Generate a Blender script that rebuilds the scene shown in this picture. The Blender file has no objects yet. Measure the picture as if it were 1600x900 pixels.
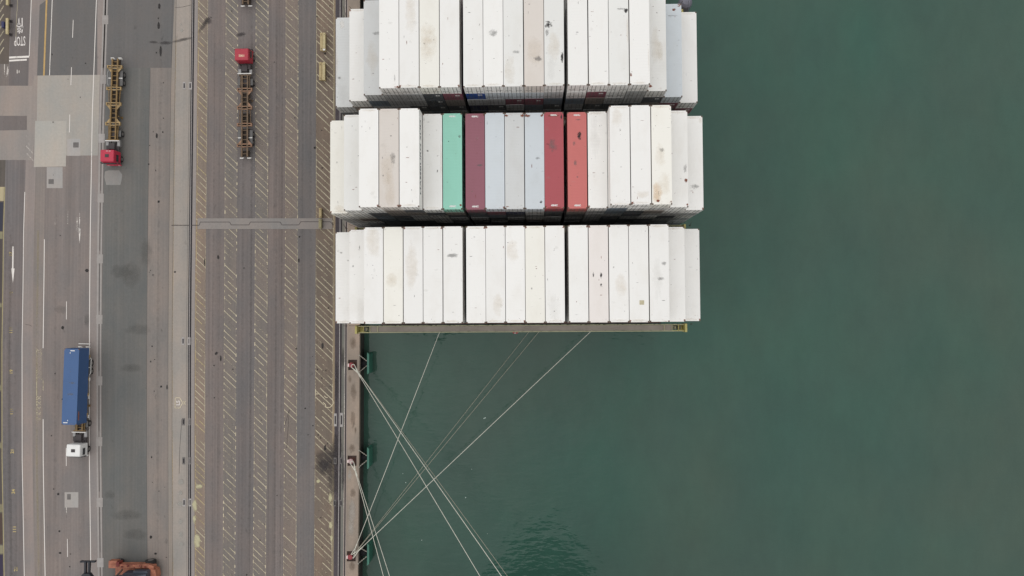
import bpy, bmesh, math, random
from mathutils import Vector, Matrix
R = math.radians
random.seed(7)
SC = bpy.context.scene
COL = SC.collection

# ------------------------------------------------------------------ camera
F = 1240.0                       # focal length in pixels of the 1600 px wide photograph
NX, NY = 833.0, 487.0            # where the plumb line under the drone lands in the picture
H = 130.0                        # drone height above the quay
ROLL = R(0.35)
up = -Vector(((NX - 800) / F, -(NY - 450) / F, -1)).normalized()
ex = Vector((math.cos(ROLL), math.sin(ROLL), 0)); ex = (ex - up * ex.dot(up)).normalized()
ey = up.cross(ex)
MR = Matrix((ex, ey, up))        # camera space -> world space
cam_d = bpy.data.cameras.new('camera'); cam = bpy.data.objects.new('camera', cam_d)
COL.objects.link(cam); SC.camera = cam
cam_d.sensor_width = 36; cam_d.lens = F / 1600 * 36; cam_d.clip_start = 0.5; cam_d.clip_end = 9000
cam.matrix_world = Matrix.Translation((0, 0, H)) @ MR.to_4x4()

# ------------------------------------------------------------------ world, sun, exposure
W = bpy.data.worlds.new('World'); SC.world = W; W.use_nodes = True
wn = W.node_tree.nodes; wl = W.node_tree.links
bg = wn['Background']; sky = wn.new('ShaderNodeTexSky'); sky.sky_type = 'NISHITA'; sky.sun_disc = False
SUN_EL, SUN_AZ = R(82), R(265)   # overcast, brighter towards the west
sky.sun_elevation = SUN_EL; sky.sun_rotation = SUN_AZ
sky.air_density = 1.5; sky.dust_density = 1; sky.ozone_density = 1
hs = wn.new('ShaderNodeHueSaturation'); hs.inputs['Saturation'].default_value = 0.2
tint = wn.new('ShaderNodeMix'); tint.data_type = 'RGBA'; tint.blend_type = 'MULTIPLY'
tint.inputs[0].default_value = 1; tint.inputs[7].default_value = (.975, .985, .985, 1)
wl.new(sky.outputs[0], hs.inputs['Color']); wl.new(hs.outputs[0], tint.inputs[6])
wl.new(tint.outputs[2], bg.inputs['Color']); bg.inputs['Strength'].default_value = 0.07
sd = bpy.data.lights.new('sun', 'SUN'); sun = bpy.data.objects.new('sun', sd); COL.objects.link(sun)
sd.energy = 1.5; sd.angle = R(140); sd.color = (1, 0.985, 0.96)
sdir = Vector((math.sin(SUN_AZ) * math.cos(SUN_EL), math.cos(SUN_AZ) * math.cos(SUN_EL), math.sin(SUN_EL)))
sun.rotation_euler = sdir.to_track_quat('Z', 'Y').to_euler()
SC.view_settings.view_transform = 'Standard'; SC.view_settings.look = 'None'
SC.view_settings.gamma = 1; SC.view_settings.use_curve_mapping = False
SC.view_settings.exposure = 0.36

# ------------------------------------------------------------------ survey helpers
def P(px, py, z=0.0):
    """point of the world at height z that the survey photo shows at px, py"""
    d = MR @ Vector(((px - 800) / F, -(py - 450) / F, -1))
    t = (z - H) / d.z
    return Vector((d.x * t, d.y * t, z))

YT = [0, 180, 360, 450, 540, 720, 900]
XT = [(36, (13, 6.5, 1, 0, -1.5, -1.3, 2)), (140, (10.5, 4, .9, 0, -.5, -.5, 1.8)), (296, (5, 3, 1, 0, -.7, -.8, -.3)),
      (350, (2.5, 1.5, .5, 0, -.6, -1.4, -2.2)), (410, (1.5, 1.2, .6, 0, -.3, -1.3, -3)), (465, (1.5, 1, .4, 0, -.5, -1.3, -2)),
      (530, (.5, .3, .4, 0, -.4, -1.3, -2.6)), (562, (.5, .3, .4, .3, 0, -1, -2.6))]
def lerp_tab(xs, vs, x, extrap):
    if x <= xs[0]:
        return vs[0] + (vs[1] - vs[0]) / (xs[1] - xs[0]) * (x - xs[0]) * extrap
    for i in range(len(xs) - 1):
        if x <= xs[i + 1]:
            return vs[i] + (vs[i + 1] - vs[i]) * (x - xs[i]) / (xs[i + 1] - xs[i])
    return vs[-1] + (vs[-1] - vs[-2]) / (xs[-1] - xs[-2]) * (x - xs[-1]) * extrap
def G(x0, y, z=0.0):
    """ground chart: x0 = photo column at mid height, y = photo row"""
    sh = lerp_tab([t[0] for t in XT], [lerp_tab(YT, t[1], y, 1) for t in XT], x0, 0)
    p = P(x0 + sh, y, 0); p.z = z
    return p

def lin(c):
    return tuple(((v / 255) / 12.92 if v / 255 <= .04045 else ((v / 255 + .055) / 1.055) ** 2.4) for v in c)
KEY = 1.07
def alb(c, k=KEY):
    return tuple(min(.9, v / k) for v in lin(c)) + (1,)

# ------------------------------------------------------------------ object helpers
def link_mesh(name, bm, mats, parent=None, smooth=False):
    me = bpy.data.meshes.new(name); bm.to_mesh(me); bm.free()
    for m in (mats if isinstance(mats, (list, tuple)) else [mats]): me.materials.append(m)
    if smooth:
        for p in me.polygons: p.use_smooth = True
    o = bpy.data.objects.new(name, me); COL.objects.link(o)
    if parent: o.parent = parent
    return o
def tag(o, label, cat, group=None):
    o['label'] = label; o['category'] = cat
    if group: o['group'] = group
    return o
def thing(name, label, cat, loc=(0, 0, 0), rz=0, group=None):
    o = bpy.data.objects.new(name, None); COL.objects.link(o); o.location = loc; o.rotation_euler = (0, 0, rz)
    o.empty_display_size = .5
    return tag(o, label, cat, group)
def struct(name, bm, m):
    o = link_mesh(name, bm, m); o['kind'] = 'structure'; return o
def BM(): return bmesh.new()
def box(bm, x0, x1, y0, y1, z0, z1, mi=0, bev=0):
    r = bmesh.ops.create_cube(bm, size=1)
    for v in r['verts']:
        v.co = Vector((x0 + (v.co.x + .5) * (x1 - x0), y0 + (v.co.y + .5) * (y1 - y0), z0 + (v.co.z + .5) * (z1 - z0)))
    fs = set(f for v in r['verts'] for f in v.link_faces)
    for f in fs: f.material_index = mi
    if bev:
        es = set(e for f in fs for e in f.edges)
        bmesh.ops.bevel(bm, geom=list(es), offset=bev, segments=2, affect='EDGES', profile=.5)
    return r['verts']
def cyl(bm, a, b, r0, r1=None, n=14, mi=0, caps=True):
    a, b = Vector(a), Vector(b); d = b - a
    r = bmesh.ops.create_cone(bm, cap_ends=caps, segments=n, radius1=r0, radius2=r1 if r1 is not None else r0, depth=d.length)
    q = d.to_track_quat('Z', 'Y').to_matrix().to_4x4()
    bmesh.ops.transform(bm, matrix=Matrix.Translation((a + b) / 2) @ q, verts=r['verts'])
    for f in set(f for v in r['verts'] for f in v.link_faces): f.material_index = mi
    return r['verts']
def bar(bm, a, b, w, h, mi=0):
    """rectangular bar from a to b"""
    a, b = Vector(a), Vector(b); d = b - a
    r = bmesh.ops.create_cube(bm, size=1)
    m = Matrix.Translation((a + b) / 2) @ d.to_track_quat('Y', 'Z').to_matrix().to_4x4() @ Matrix.Diagonal((w, d.length, h, 1))
    bmesh.ops.transform(bm, matrix=m, verts=r['verts'])
    for f in set(f for v in r['verts'] for f in v.link_faces): f.material_index = mi
def prism(bm, pts, z0, z1, mi=0):
    vb = [bm.verts.new((p[0], p[1], z0)) for p in pts]; vt = [bm.verts.new((p[0], p[1], z1)) for p in pts]
    n = len(pts); fs = [bm.faces.new(vt), bm.faces.new(vb[::-1])]
    for i in range(n): fs.append(bm.faces.new((vb[i], vb[(i + 1) % n], vt[(i + 1) % n], vt[i])))
    for f in fs: f.material_index = mi
def lathe(bm, prof, cx, cy, n=20, mi=0):
    rings = [[bm.verts.new((cx + r * math.cos(2 * math.pi * i / n), cy + r * math.sin(2 * math.pi * i / n), z)) for i in range(n)] for r, z in prof]
    for a, b in zip(rings, rings[1:]):
        for i in range(n):
            bm.faces.new((a[i], a[(i + 1) % n], b[(i + 1) % n], b[i])).material_index = mi
    bm.faces.new(rings[-1]).material_index = mi
def dup(root, parent=None):
    c = root.copy(); COL.objects.link(c); c.parent = parent
    for ch in list(root.children): dup(ch, c)
    return c
def paint_all(o, col):
    o.color = col
    for ch in o.children: paint_all(ch, col)

# ------------------------------------------------------------------ materials
def new_mat(name):
    m = bpy.data.materials.new(name); m.use_nodes = True
    return m, m.node_tree.nodes, m.node_tree.links, m.node_tree.nodes['Principled BSDF']
def noise(n, l, vec, scale, detail=4, rough=.55):
    t = n.new('ShaderNodeTexNoise'); t.inputs['Scale'].default_value = scale
    t.inputs['Detail'].default_value = detail; t.inputs['Roughness'].default_value = rough
    l.new(vec, t.inputs['Vector']); return t.outputs[0]
def mapr(n, l, v, a, b, c, d):
    t = n.new('ShaderNodeMapRange'); t.clamp = True
    for i, x in zip((1, 2, 3, 4), (a, b, c, d)): t.inputs[i].default_value = x
    l.new(v, t.inputs[0]); return t.outputs[0]
def mth(n, l, op, a, b=None):
    t = n.new('ShaderNodeMath'); t.operation = op
    for i, x in enumerate((a, b)):
        if x is None: continue
        if isinstance(x, (int, float)): t.inputs[i].default_value = x
        else: l.new(x, t.inputs[i])
    return t.outputs[0]
def mix(n, l, f, a, b, mode='MIX'):
    t = n.new('ShaderNodeMix'); t.data_type = 'RGBA'; t.blend_type = mode
    for i, x in ((0, f), (6, a), (7, b)):
        if isinstance(x, (int, float)): t.inputs[i].default_value = x
        elif isinstance(x, tuple): t.inputs[i].default_value = x
        else: l.new(x, t.inputs[i])
    return t.outputs[2]
def mapping(n, l, vec, s, loc=None):
    t = n.new('ShaderNodeMapping'); t.inputs['Scale'].default_value = s
    if loc: t.inputs['Location'].default_value = loc
    l.new(vec, t.inputs['Vector']); return t.outputs[0]
def grey(n, l, v):
    t = n.new('ShaderNodeCombineColor')
    for i in range(3): l.new(v, t.inputs[i])
    return t.outputs[0]
def plain(name, c, rough=.6, metal=0, var=.12, scale=1.5, raw=False):
    m, n, l, b = new_mat(name)
    tc = n.new('ShaderNodeTexCoord').outputs['Object']
    k = grey(n, l, mapr(n, l, noise(n, l, tc, scale, 5), .3, .7, 1 - var, 1 + var))
    base = c + (1,) if raw else alb(c)
    l.new(mix(n, l, 1.0, base, k, 'MULTIPLY'), b.inputs['Base Color'])
    b.inputs['Roughness'].default_value = rough; b.inputs['Metallic'].default_value = metal
    return m
GM = {}
def ground(c, streak=.10, blotch=.10, spots=.25, tint2=None):
    key = (c, streak, blotch, spots)
    if key in GM: return GM[key]
    m, n, l, b = new_mat('paving')
    pos = n.new('ShaderNodeNewGeometry').outputs['Position']
    off = random.uniform(0, 50)
    s1 = noise(n, l, mapping(n, l, pos, (.75, .012, 1), (off, 0, 0)), 1.0, 5, .6)
    s1b = noise(n, l, mapping(n, l, pos, (3.0, .03, 1), (off, 3, 0)), 1.0, 4, .6)
    b1 = noise(n, l, mapping(n, l, pos, (.16, .09, 1), (off, 0, 0)), 1.0, 7, .62)
    f1 = noise(n, l, pos, 2.6, 6, .7)
    f2 = noise(n, l, mapping(n, l, pos, (1, .5, 1), (off, 9, 0)), 1.1, 3, .5)
    v = mth(n, l, 'MULTIPLY', mapr(n, l, s1, .3, .7, 1 - streak * .8, 1 + streak * .8), mapr(n, l, s1b, .3, .7, 1 - streak * .7, 1 + streak * .7))
    v = mth(n, l, 'MULTIPLY', v, mapr(n, l, b1, .3, .7, 1 - blotch, 1 + blotch))
    v = mth(n, l, 'MULTIPLY', v, mapr(n, l, f1, .3, .7, .93, 1.07))
    v = mth(n, l, 'MULTIPLY', v, mapr(n, l, f2, .68, .78, 1, 1 - spots))
    c2 = tuple(min(255, x * y) for x, y in zip(c, (1.02, .99, .97)))
    hue = mix(n, l, mapr(n, l, b1, .35, .65, 0, 1), alb(tuple(x * y for x, y in zip(c, (.985, 1.0, 1.01)))), alb(c2))
    l.new(mix(n, l, 1.0, hue, grey(n, l, v), 'MULTIPLY'), b.inputs['Base Color'])
    b.inputs['Roughness'].default_value = .85
    bp = n.new('ShaderNodeBump'); bp.inputs['Strength'].default_value = .25; bp.inputs['Distance'].default_value = .02
    l.new(noise(n, l, pos, 9, 4), bp.inputs['Height']); l.new(bp.outputs[0], b.inputs['Normal'])
    GM[key] = m
    return m
def road_paint(name, c, lo, hi, big=.25, fine=5.0, amax=1.0):
    """road paint, worn away in patches: noise between lo and hi decides where it is left"""
    m, n, l, b = new_mat(name)
    pos = n.new('ShaderNodeNewGeometry').outputs['Position']
    a = noise(n, l, pos, big, 3, .5); f = noise(n, l, pos, fine, 4, .6)
    s = mth(n, l, 'ADD', mth(n, l, 'MULTIPLY', a, .6), mth(n, l, 'MULTIPLY', f, .4))
    tr = n.new('ShaderNodeBsdfTransparent'); ms = n.new('ShaderNodeMixShader')
    l.new(mapr(n, l, s, lo, hi, 0, amax), ms.inputs[0]); l.new(tr.outputs[0], ms.inputs[1]); l.new(b.outputs[0], ms.inputs[2])
    l.new(ms.outputs[0], n['Material Output'].inputs['Surface'])
    b.inputs['Base Color'].default_value = alb(c); b.inputs['Roughness'].default_value = .7
    return m
def stain_mat(name, c, lo=.35, hi=.6, scale=1.2, amax=.8, co='geo', rough=.7):
    """dirt whose strength follows the mesh attribute 'a' broken up by noise"""
    m, n, l, b = new_mat(name)
    pos = n.new('ShaderNodeNewGeometry').outputs['Position']
    at = n.new('ShaderNodeAttribute'); at.attribute_name = 'a'
    f = noise(n, l, pos, scale, 7, .65)
    s = mth(n, l, 'ADD', mth(n, l, 'MULTIPLY', f, .75), mth(n, l, 'MULTIPLY', at.outputs['Fac'], .5))
    s = mapr(n, l, s, lo + .25, hi + .25, 0, amax)
    s = mth(n, l, 'MULTIPLY', s, mapr(n, l, at.outputs['Fac'], 0, .35, 0, 1))
    tr = n.new('ShaderNodeBsdfTransparent'); ms = n.new('ShaderNodeMixShader')
    l.new(s, ms.inputs[0]); l.new(tr.outputs[0], ms.inputs[1]); l.new(b.outputs[0], ms.inputs[2])
    l.new(ms.outputs[0], n['Material Output'].inputs['Surface'])
    b.inputs['Base Color'].default_value = alb(c); b.inputs['Roughness'].default_value = rough
    return m

M = {}
M['white_paint'] = road_paint('white_road_paint', (232, 224, 216), .25, .40)
M['white_worn'] = road_paint('worn_white_road_paint', (225, 216, 206), .47, .60)
M['yellow_line'] = road_paint('yellow_road_paint', (205, 178, 110), .42, .56)
M['hatch'] = road_paint('hatch_paint', (204, 192, 164), .43, .56, .18, 3.2, .85)
M['hatch_strong'] = road_paint('strong_hatch_paint', (204, 192, 164), .36, .53, .2, 3.2, .85)
M['hatch_faint'] = road_paint('faint_hatch_paint', (200, 188, 162), .47, .60, .16, 3.2, .6)
M['hatch_yellow'] = road_paint('yellow_hatch_paint', (198, 180, 138), .36, .52, .2, 3.0, .8)
M['number_paint'] = road_paint('yellow_number_paint', (206, 184, 120), .38, .55, .4, 6)
M['dots'] = road_paint('dot_paint', (214, 200, 170), .38, .50, .3, 4)
M['groove'] = plain('rail_groove_dirt', (48, 44, 46), .9)
M['rail'] = plain('rail_steel', (176, 168, 164), .6, 0)
M['slot'] = plain('dark_slot', (70, 64, 62), .9)
M['concrete'] = plain('light_concrete', (158, 151, 146), .85, var=.08)
M['concrete_pale'] = plain('pale_concrete', (168, 162, 158), .85, var=.07)
M['lid'] = plain('iron_cover', (108, 103, 100), .8)
M['tyre_dirt'] = stain_mat('tyre_dirt', (74, 68, 64), .30, .8, 1.6, .34)
M['soot'] = stain_mat('black_soot', (58, 52, 52), .25, .75, .35, .75)
M['oil'] = stain_mat('oil_spot', (40, 36, 34), .15, .35, 2.5, .85)
M['damp'] = stain_mat('damp_asphalt', (86, 85, 81), .25, .9, .6, .4)
M['splash'] = stain_mat('pale_splash', (206, 198, 160), .3, .55, .9, .75)
M['greypatch'] = stain_mat('grey_filler', (172, 168, 160), .2, .5, .9, .55)

# ------------------------------------------------------------------ chart drawing helpers
def chart_strip(bm, xa, xb, y0, y1, z, step=30, mi=0):
    n = max(1, int(abs(y1 - y0) / step))
    prev = None
    for i in range(n + 1):
        y = y0 + (y1 - y0) * i / n
        a = bm.verts.new(G(xa, y, z)); b = bm.verts.new(G(xb, y, z))
        if prev: bm.faces.new((prev[0], prev[1], b, a)).material_index = mi
        prev = (a, b)
def chart_quad(bm, pts, z, mi=0, raw=False):
    f = bm.faces.new([bm.verts.new((P(p[0], p[1], 0) if raw else G(p[0], p[1], 0)) + Vector((0, 0, z))) for p in pts]); f.material_index = mi
    f.normal_update()
    if f.normal.z < 0: f.normal_flip()
def stain_fan(bm, cx, cy, rx, ry, z, n=28, jag=.1, rot=0, lay=None):
    lay = lay or bm.verts.layers.float.get('a') or bm.verts.layers.float.new('a')
    c = bm.verts.new((cx, cy, z)); c[lay] = 1.0
    mids, outs = [], []
    for i in range(n):
        t = 2 * math.pi * i / n; k = 1 + random.uniform(-jag, jag)
        for lst, f, a in ((mids, .5, .75), (outs, 1.0, 0.0)):
            x, y = rx * f * k * math.cos(t), ry * f * k * math.sin(t)
            v = bm.verts.new((cx + x * math.cos(rot) - y * math.sin(rot), cy + x * math.sin(rot) + y * math.cos(rot), z)); v[lay] = a; lst.append(v)
    for i in range(n):
        j = (i + 1) % n
        bm.faces.new((c, mids[i], mids[j])); bm.faces.new((mids[i], outs[i], outs[j], mids[j]))
PX = H / F        # metres per photo pixel on the quay

# ================================================================== THE SETTING
# --- quay body (one big sheet with its sea wall)
QX = lambda y: G(562, y).x
bm = BM()
ys = [-3000] + [-60 + i * 10 for i in range(13)] + [3000]
def qedge(Y):
    py = max(-80, min(980, NY - Y / PX))
    return G(562, py).x
prev = None
for Y in ys:
    x = qedge(Y)
    a = bm.verts.new((-3000, Y, -.004)); b = bm.verts.new((x, Y, -.004)); c = bm.verts.new((x, Y, -9))
    if prev:
        bm.faces.new((prev[0], prev[1], b, a)); bm.faces.new((prev[1], prev[2], c, b)).material_index = 1
    prev = (a, b, c)
struct('ground', bm, [ground((112, 105, 101)), plain('quay_wall_concrete', (60, 58, 52), .9, var=.3)])

ZL = {}
def zone(name, xa, xb, c, y0=-260, y1=1160, z=0.004, **k):
    c = tuple(v * 1.03 for v in c)
    bm = BM(); chart_strip(bm, xa, xb, y0, y1, z); return struct(name, bm, ground(c, **k))
zone('yard_ground', -160, 4.5, (92, 84, 77))
zone('road', 4.5, 36, (112, 105, 103), streak=.16)
zone('path', 36, 52, (138, 128, 123))
zone('path', 52, 68, (130, 121, 115), streak=.14)
zone('road', 68, 140, (122, 114, 110), streak=.13, blotch=.12)
zone('pavement', 140, 152, (136, 128, 124), streak=.06)
zone('road', 160, 230, (102, 101, 98), blotch=.12)
zone('apron', 230, 263, (128, 120, 114), blotch=.13, spots=.35)
zone('pavement', 263, 270, (142, 133, 124), streak=.08)
zone('pavement', 270, 294.3, (152, 144, 136), streak=.05, blotch=.12)
zone('pavement', 299, 304.5, (143, 136, 132), streak=.06)
zone('apron', 304.5, 321, (130, 116, 104), spots=.3)
zone('road', 321, 350, (116, 107, 103), streak=.16)
zone('apron', 350, 369, (118, 110, 104))
zone('road', 369, 398, (110, 104, 102), streak=.15)
zone('apron', 398, 417, (118, 110, 104))
zone('road', 417, 445, (115, 106, 102), streak=.18)
zone('apron', 445, 464, (122, 111, 103))
zone('road', 464, 493, (108, 103, 101), streak=.14)
zone('apron', 493, 520.3, (115, 102, 90), spots=.35)
zone('apron', 520.3, 523.6, (140, 126, 104), spots=.3)
zone('rail_trench', 523.6, 529.6, (78, 71, 75), streak=.2)
zone('rail_trench', 534, 538.6, (118, 116, 108), streak=.25)
zone('rail_trench', 538.6, 543.2, (150, 140, 134), streak=.2)

# patches laid over the zones
def patch(name, pts, c, z=.008, raw=True, **k):
    bm = BM(); chart_quad(bm, pts, z, raw=raw); return struct(name, bm, ground(c, **k))
patch('road_patch', [(62, 8), (152, -60), (152, 118), (58, 118)], (104, 101, 99), blotch=.05, streak=.04)
patch('road_patch', [(163, -60), (275, -60), (268, 106), (160, 106)], (106, 103, 101), blotch=.08, streak=.06)
patch('road_patch', [(20, -60), (49, -60), (43, 134), (14, 134)], (108, 102, 100), blotch=.08)
patch('yard_patch', [(-60, 134), (50, 134), (54, 118), (62, 118), (51, 250), (40, 250), (-60, 250)], (150, 140, 133), blotch=.07, streak=.05)
patch('yard_patch', [(-60, 181), (42, 181), (42, 203), (-60, 205)], (114, 106, 103), z=.012)
patch('yard_patch', [(0, 100), (14, 100), (13, 134), (-30, 134)], (118, 110, 105), z=.010)
patch('concrete_pad', [(59, 118), (156, 117), (153, 243), (56, 243)], (164, 158, 150), z=.012, blotch=.07, streak=.03, spots=.1)
patch('concrete_pad', [(55, 189), (104, 189), (103, 260), (53, 261)], (175, 169, 160), z=.016, blotch=.05, streak=.03, spots=.1)
patch('concrete_pad', [(105, 217), (125.5, 217), (125.5, 243.5), (105, 243.5)], (170, 164, 159), z=.020, blotch=.03, streak=.02, spots=.1)
patch('concrete_pad', [(73, 261), (98, 261), (98, 294), (73, 294)], (164, 158, 153), z=.020, blotch=.03, streak=.02, spots=.1)
patch('concrete_pad', [(101, 769), (122.5, 769), (122.5, 793), (101, 793)], (164, 160, 156), z=.012, blotch=.03, streak=.02, spots=.1)
patch('concrete_pad', [(164, 268), (170, 266), (186, 266), (191, 273), (190, 281), (188, 289), (166, 289), (163, 277)], (140, 137, 133), z=.008, blotch=.04, streak=.02)
for i, (a, b, c, d) in enumerate([(114.5, 222.5, 123, 230.5), (76, 280, 84, 287.5), (105, 772, 110.5, 780.5)]):
    bm = BM(); p, q = P(a, d), P(c, b); box(bm, p.x, q.x, p.y, q.y, 0, .045)
    tag(link_mesh('manhole_cover', bm, M['lid']), ['square dark iron cover in the pale slab on the light concrete pad', 'square dark iron cover in the small slab below the light concrete pad', 'small dark iron cover in the lone square slab at the lower left'][i], 'manhole cover')
# concrete cross joint over the apron with its toothed slot
bm = BM(); chart_quad(bm, [(270, 350), (301, 349), (520, 341), (520, 358), (270, 361)], .010, raw=True)
bm.free()
bm = BM()
chart_quad(bm, [(309, 341), (519, 341), (519, 358), (309, 358)], .044, raw=True)
struct('cross_joint', bm, ground((142, 135, 130), blotch=.06, streak=.03))
jt = [(268, 352), (311.5, 352), (313, 347), (359, 347), (361.5, 351.5), (389, 351.5), (391.5, 347), (438, 347), (440.5, 351.5), (467, 351.5), (470, 346.5), (516, 346.5), (521, 351.5)]
bm = BM()
for a, b in zip(jt, jt[1:]):
    pa, pb = P(*a), P(*b); bar(bm, (pa.x, pa.y, .042), (pb.x, pb.y, .042), .09, .016)
struct('joint_slot', bm, M['slot'])

# joints, kerb strips, cable channel
def line_mark(name, segs, w, m, z=.014):
    """segs: (x0, y0, y1) chart lines of width w pixels"""
    bm = BM()
    for s in segs:
        chart_strip(bm, s[0] - w / 2, s[0] + w / 2, s[1], s[2], z, 20)
    return struct(name, bm, m)
line_mark('paving_joint', [(263.2, -260, 1160), (269.5, -260, 1160), (229.8, 110, 1160), (292.2, -260, 1160)], .35, M['slot'], .012)
line_mark('drain_channel', [(152.7, -260, 1160)], 2.6, M['concrete'], .010)
line_mark('drain_channel', [(157.6, -260, 1160)], 2.6, M['concrete'], .010)
line_mark('drain_channel', [(155.1, -260, 1160)], 2.2, ground((126, 119, 115)), .008)
line_mark('drain_slot', [(155.3, y, y + 82) for y in range(-160, 1100, 94)], .7, M['slot'], .013)
line_mark('yard_kerb', [(4.6, 292, 1160)], 1.1, plain('yellow_kerb_paint', (172, 160, 118), .8), .016)
line_mark('yard_kerb', [(14.5, -260, 18), (14.0, 18, 70)], 1.0, plain('pale_kerb_paint', (160, 150, 128), .8), .016)
# rails
line_mark('rail_groove', [(296.8, -260, 1160)], 5.0, M['groove'], .010)
line_mark('rail_groove', [(532.0, -260, 1160)], 4.4, plain('sea_rail_groove', (58, 52, 54), .9), .010)
line_mark('rail_groove', [(540.8, -260, 1160)], 1.7, M['groove'], .014)
for i, x0 in enumerate((296.6, 531.1)):
    bm = BM()
    pts = [G(x0, y) for y in range(-260, 1161, 40)]
    for a, b in zip(pts, pts[1:]):
        bar(bm, (a.x, a.y, .05), (b.x, b.y, .05), .075 if i == 0 else .10, .06)
    tag(link_mesh('crane_rail', bm, M['rail']), ['steel crane rail in a dark groove between the pale concrete strip and the hatched lanes',
        'steel crane rail in the dark trench along the water side of the hatched lanes'][i], 'crane rail')
line_mark('lane_line', [(538.9, -260, 1160)], .7, M['white_worn'], .018)
# pits of the channel
k = 0
for y in (31, 124, 216, 309.5, 404.5, 499, 595, 690, 785, 879):
    bm = BM(); c = G(155.6, y); w = .52
    box(bm, c.x - w, c.x + w, c.y - .75, c.y + .75, 0, .03); box(bm, c.x - w * .72, c.x + w * .72, c.y - .5, c.y + .5, .03, .045)
    o = link_mesh('drain_pit', bm, M['concrete'] if y not in (879, 216) else M['concrete_pale'])
    nth = ['first', 'second', 'third', 'fourth', 'fifth', 'sixth', 'seventh', 'eighth', 'ninth', 'tenth'][k]
    tag(o, 'square concrete pit cover on the drain channel, %s from the top' % nth, 'drain cover', 'pit covers along the drain channel'); k += 1

# white lines
line_mark('lane_line', [(36, -260, 88), (36, 300, 1160)], .95, M['white_paint'])
line_mark('lane_line', [(68.6, 374, 544)], 1.1, M['white_paint'])
line_mark('lane_line', [(68.6, 655, 1160)], 1.1, M['white_paint'])
line_mark('lane_line', [(69.5, -260, 118)], 1.1, M['white_paint'], .018)
line_mark('lane_line', [(140.3, -260, 1160)], 1.1, M['white_paint'], .024)
line_mark('lane_line', [(104.3, y, y + 28) for y in (-62, 31, 105, 179, 471, 563, 700, 842)], .9, M['white_paint'], .024)
line_mark('lane_line', [(104.6, 397, 425), (104.8, 330, 350), (85, 340, 352), (103.6, 792, 803)], .9, M['white_worn'], .024)
line_mark('lane_line', [(60.5, -260, 118)], 2.6, plain('ochre_road_paint', (190, 156, 100), .8), .018)
line_mark('lane_line', [(58.7, 360, 1160)], 2.6, road_paint('faded_ochre_paint', (172, 158, 118), .40, .62, .1, 2, .4), .016)
line_mark('lane_line', [(296 + 10.4, -260, 1160)], .9, road_paint('ochre_edge_paint', (196, 174, 128), .38, .54, .25, 3, .8), .018)
line_mark('lane_line', [(270.2, 60, 1160)], .9, road_paint('tan_edge_paint', (186, 164, 122), .42, .58, .1, 3, .55), .016)
line_mark('lane_line', [(112 + 7.5, 340, 362)], 1.8, M['white_worn'], .018)
# stop lines
bm = BM()
chart_quad(bm, [(14.5, 88.5), (45.5, 87), (45.5, 90), (14.5, 91.5)], .018, raw=True)
chart_quad(bm, [(14.5, 93.6), (42, 92), (42, 94.6), (14.5, 96.2)], .018, raw=True)
struct('stop_line', bm, M['white_paint'])
# arrows
def arrow(name, x, y0, yh, y1, m, w=1.2, hw=2.6):
    bm = BM()
    chart_quad(bm, [(x - w * .8, y0), (x + w, y0), (x + w * .6, yh), (x - w * 1.1, yh)], .018, raw=True)
    chart_quad(bm, [(x - hw, yh), (x + hw, yh), (x, y1)], .018, raw=True)
    struct(name, bm, m)
arrow('road_arrow', 20.3, 385, 419.5, 442, M['white_paint'])
arrow('road_arrow', 124.5, 330, 356, 381, road_paint('chipped_white_paint', (232, 224, 216), .40, .54, .5, 5), .8, 1.9)
# white scribbles left of the stop line
bm = BM()
for a in [((7.2, 100), (7.0, 128)), ((12.5, 104), (10, 120)), ((13, 108), (12, 118)), ((27, 109), (27, 115)), ((30, 110), (30, 114)), ((41, 228), (52, 240)), ((42, 240), (53, 252)), ((44, 224), (48, 228)), ((41, 212), (41.5, 213.5))]:
    p, q = P(*a[0]), P(*a[1]); bar(bm, (p.x, p.y, .02), (q.x, q.y, .02), .12, .006)
struct('worn_marking', bm, M['white_worn'])

# words and numbers painted on the ground
def text_mesh(s, size, bold=0.0, width=1.0):
    cu = bpy.data.curves.new('lettering', 'FONT'); cu.body = s; cu.size = size; cu.align_x = 'CENTER'; cu.align_y = 'CENTER'
    cu.offset = bold; cu.resolution_u = 2
    o = bpy.data.objects.new('lettering', cu); COL.objects.link(o)
    dg = bpy.context.evaluated_depsgraph_get(); me = bpy.data.meshes.new_from_object(o.evaluated_get(dg))
    bpy.data.objects.remove(o); return me
def ground_text(name, s, px, py, size, rz, m, sx=1, sy=1, bold=0, z=.02, base=0):
    me = text_mesh(s, size, bold); me.materials.clear(); me.materials.append(m)
    o = bpy.data.objects.new(name, me); COL.objects.link(o)
    p = P(px, py); o.location = (p.x, p.y, z + base); o.rotation_euler = (0, 0, rz); o.scale = (sx, sy, 1); o['kind'] = 'structure'
    return o
solidw = plain('fresh_white_road_paint', (226, 218, 212), .7, var=.05)
ground_text('road_lettering', 'STOP', 31, 63.5, 1.45, R(180) - R(-2), solidw, .56, 1.55, .012)
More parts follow.
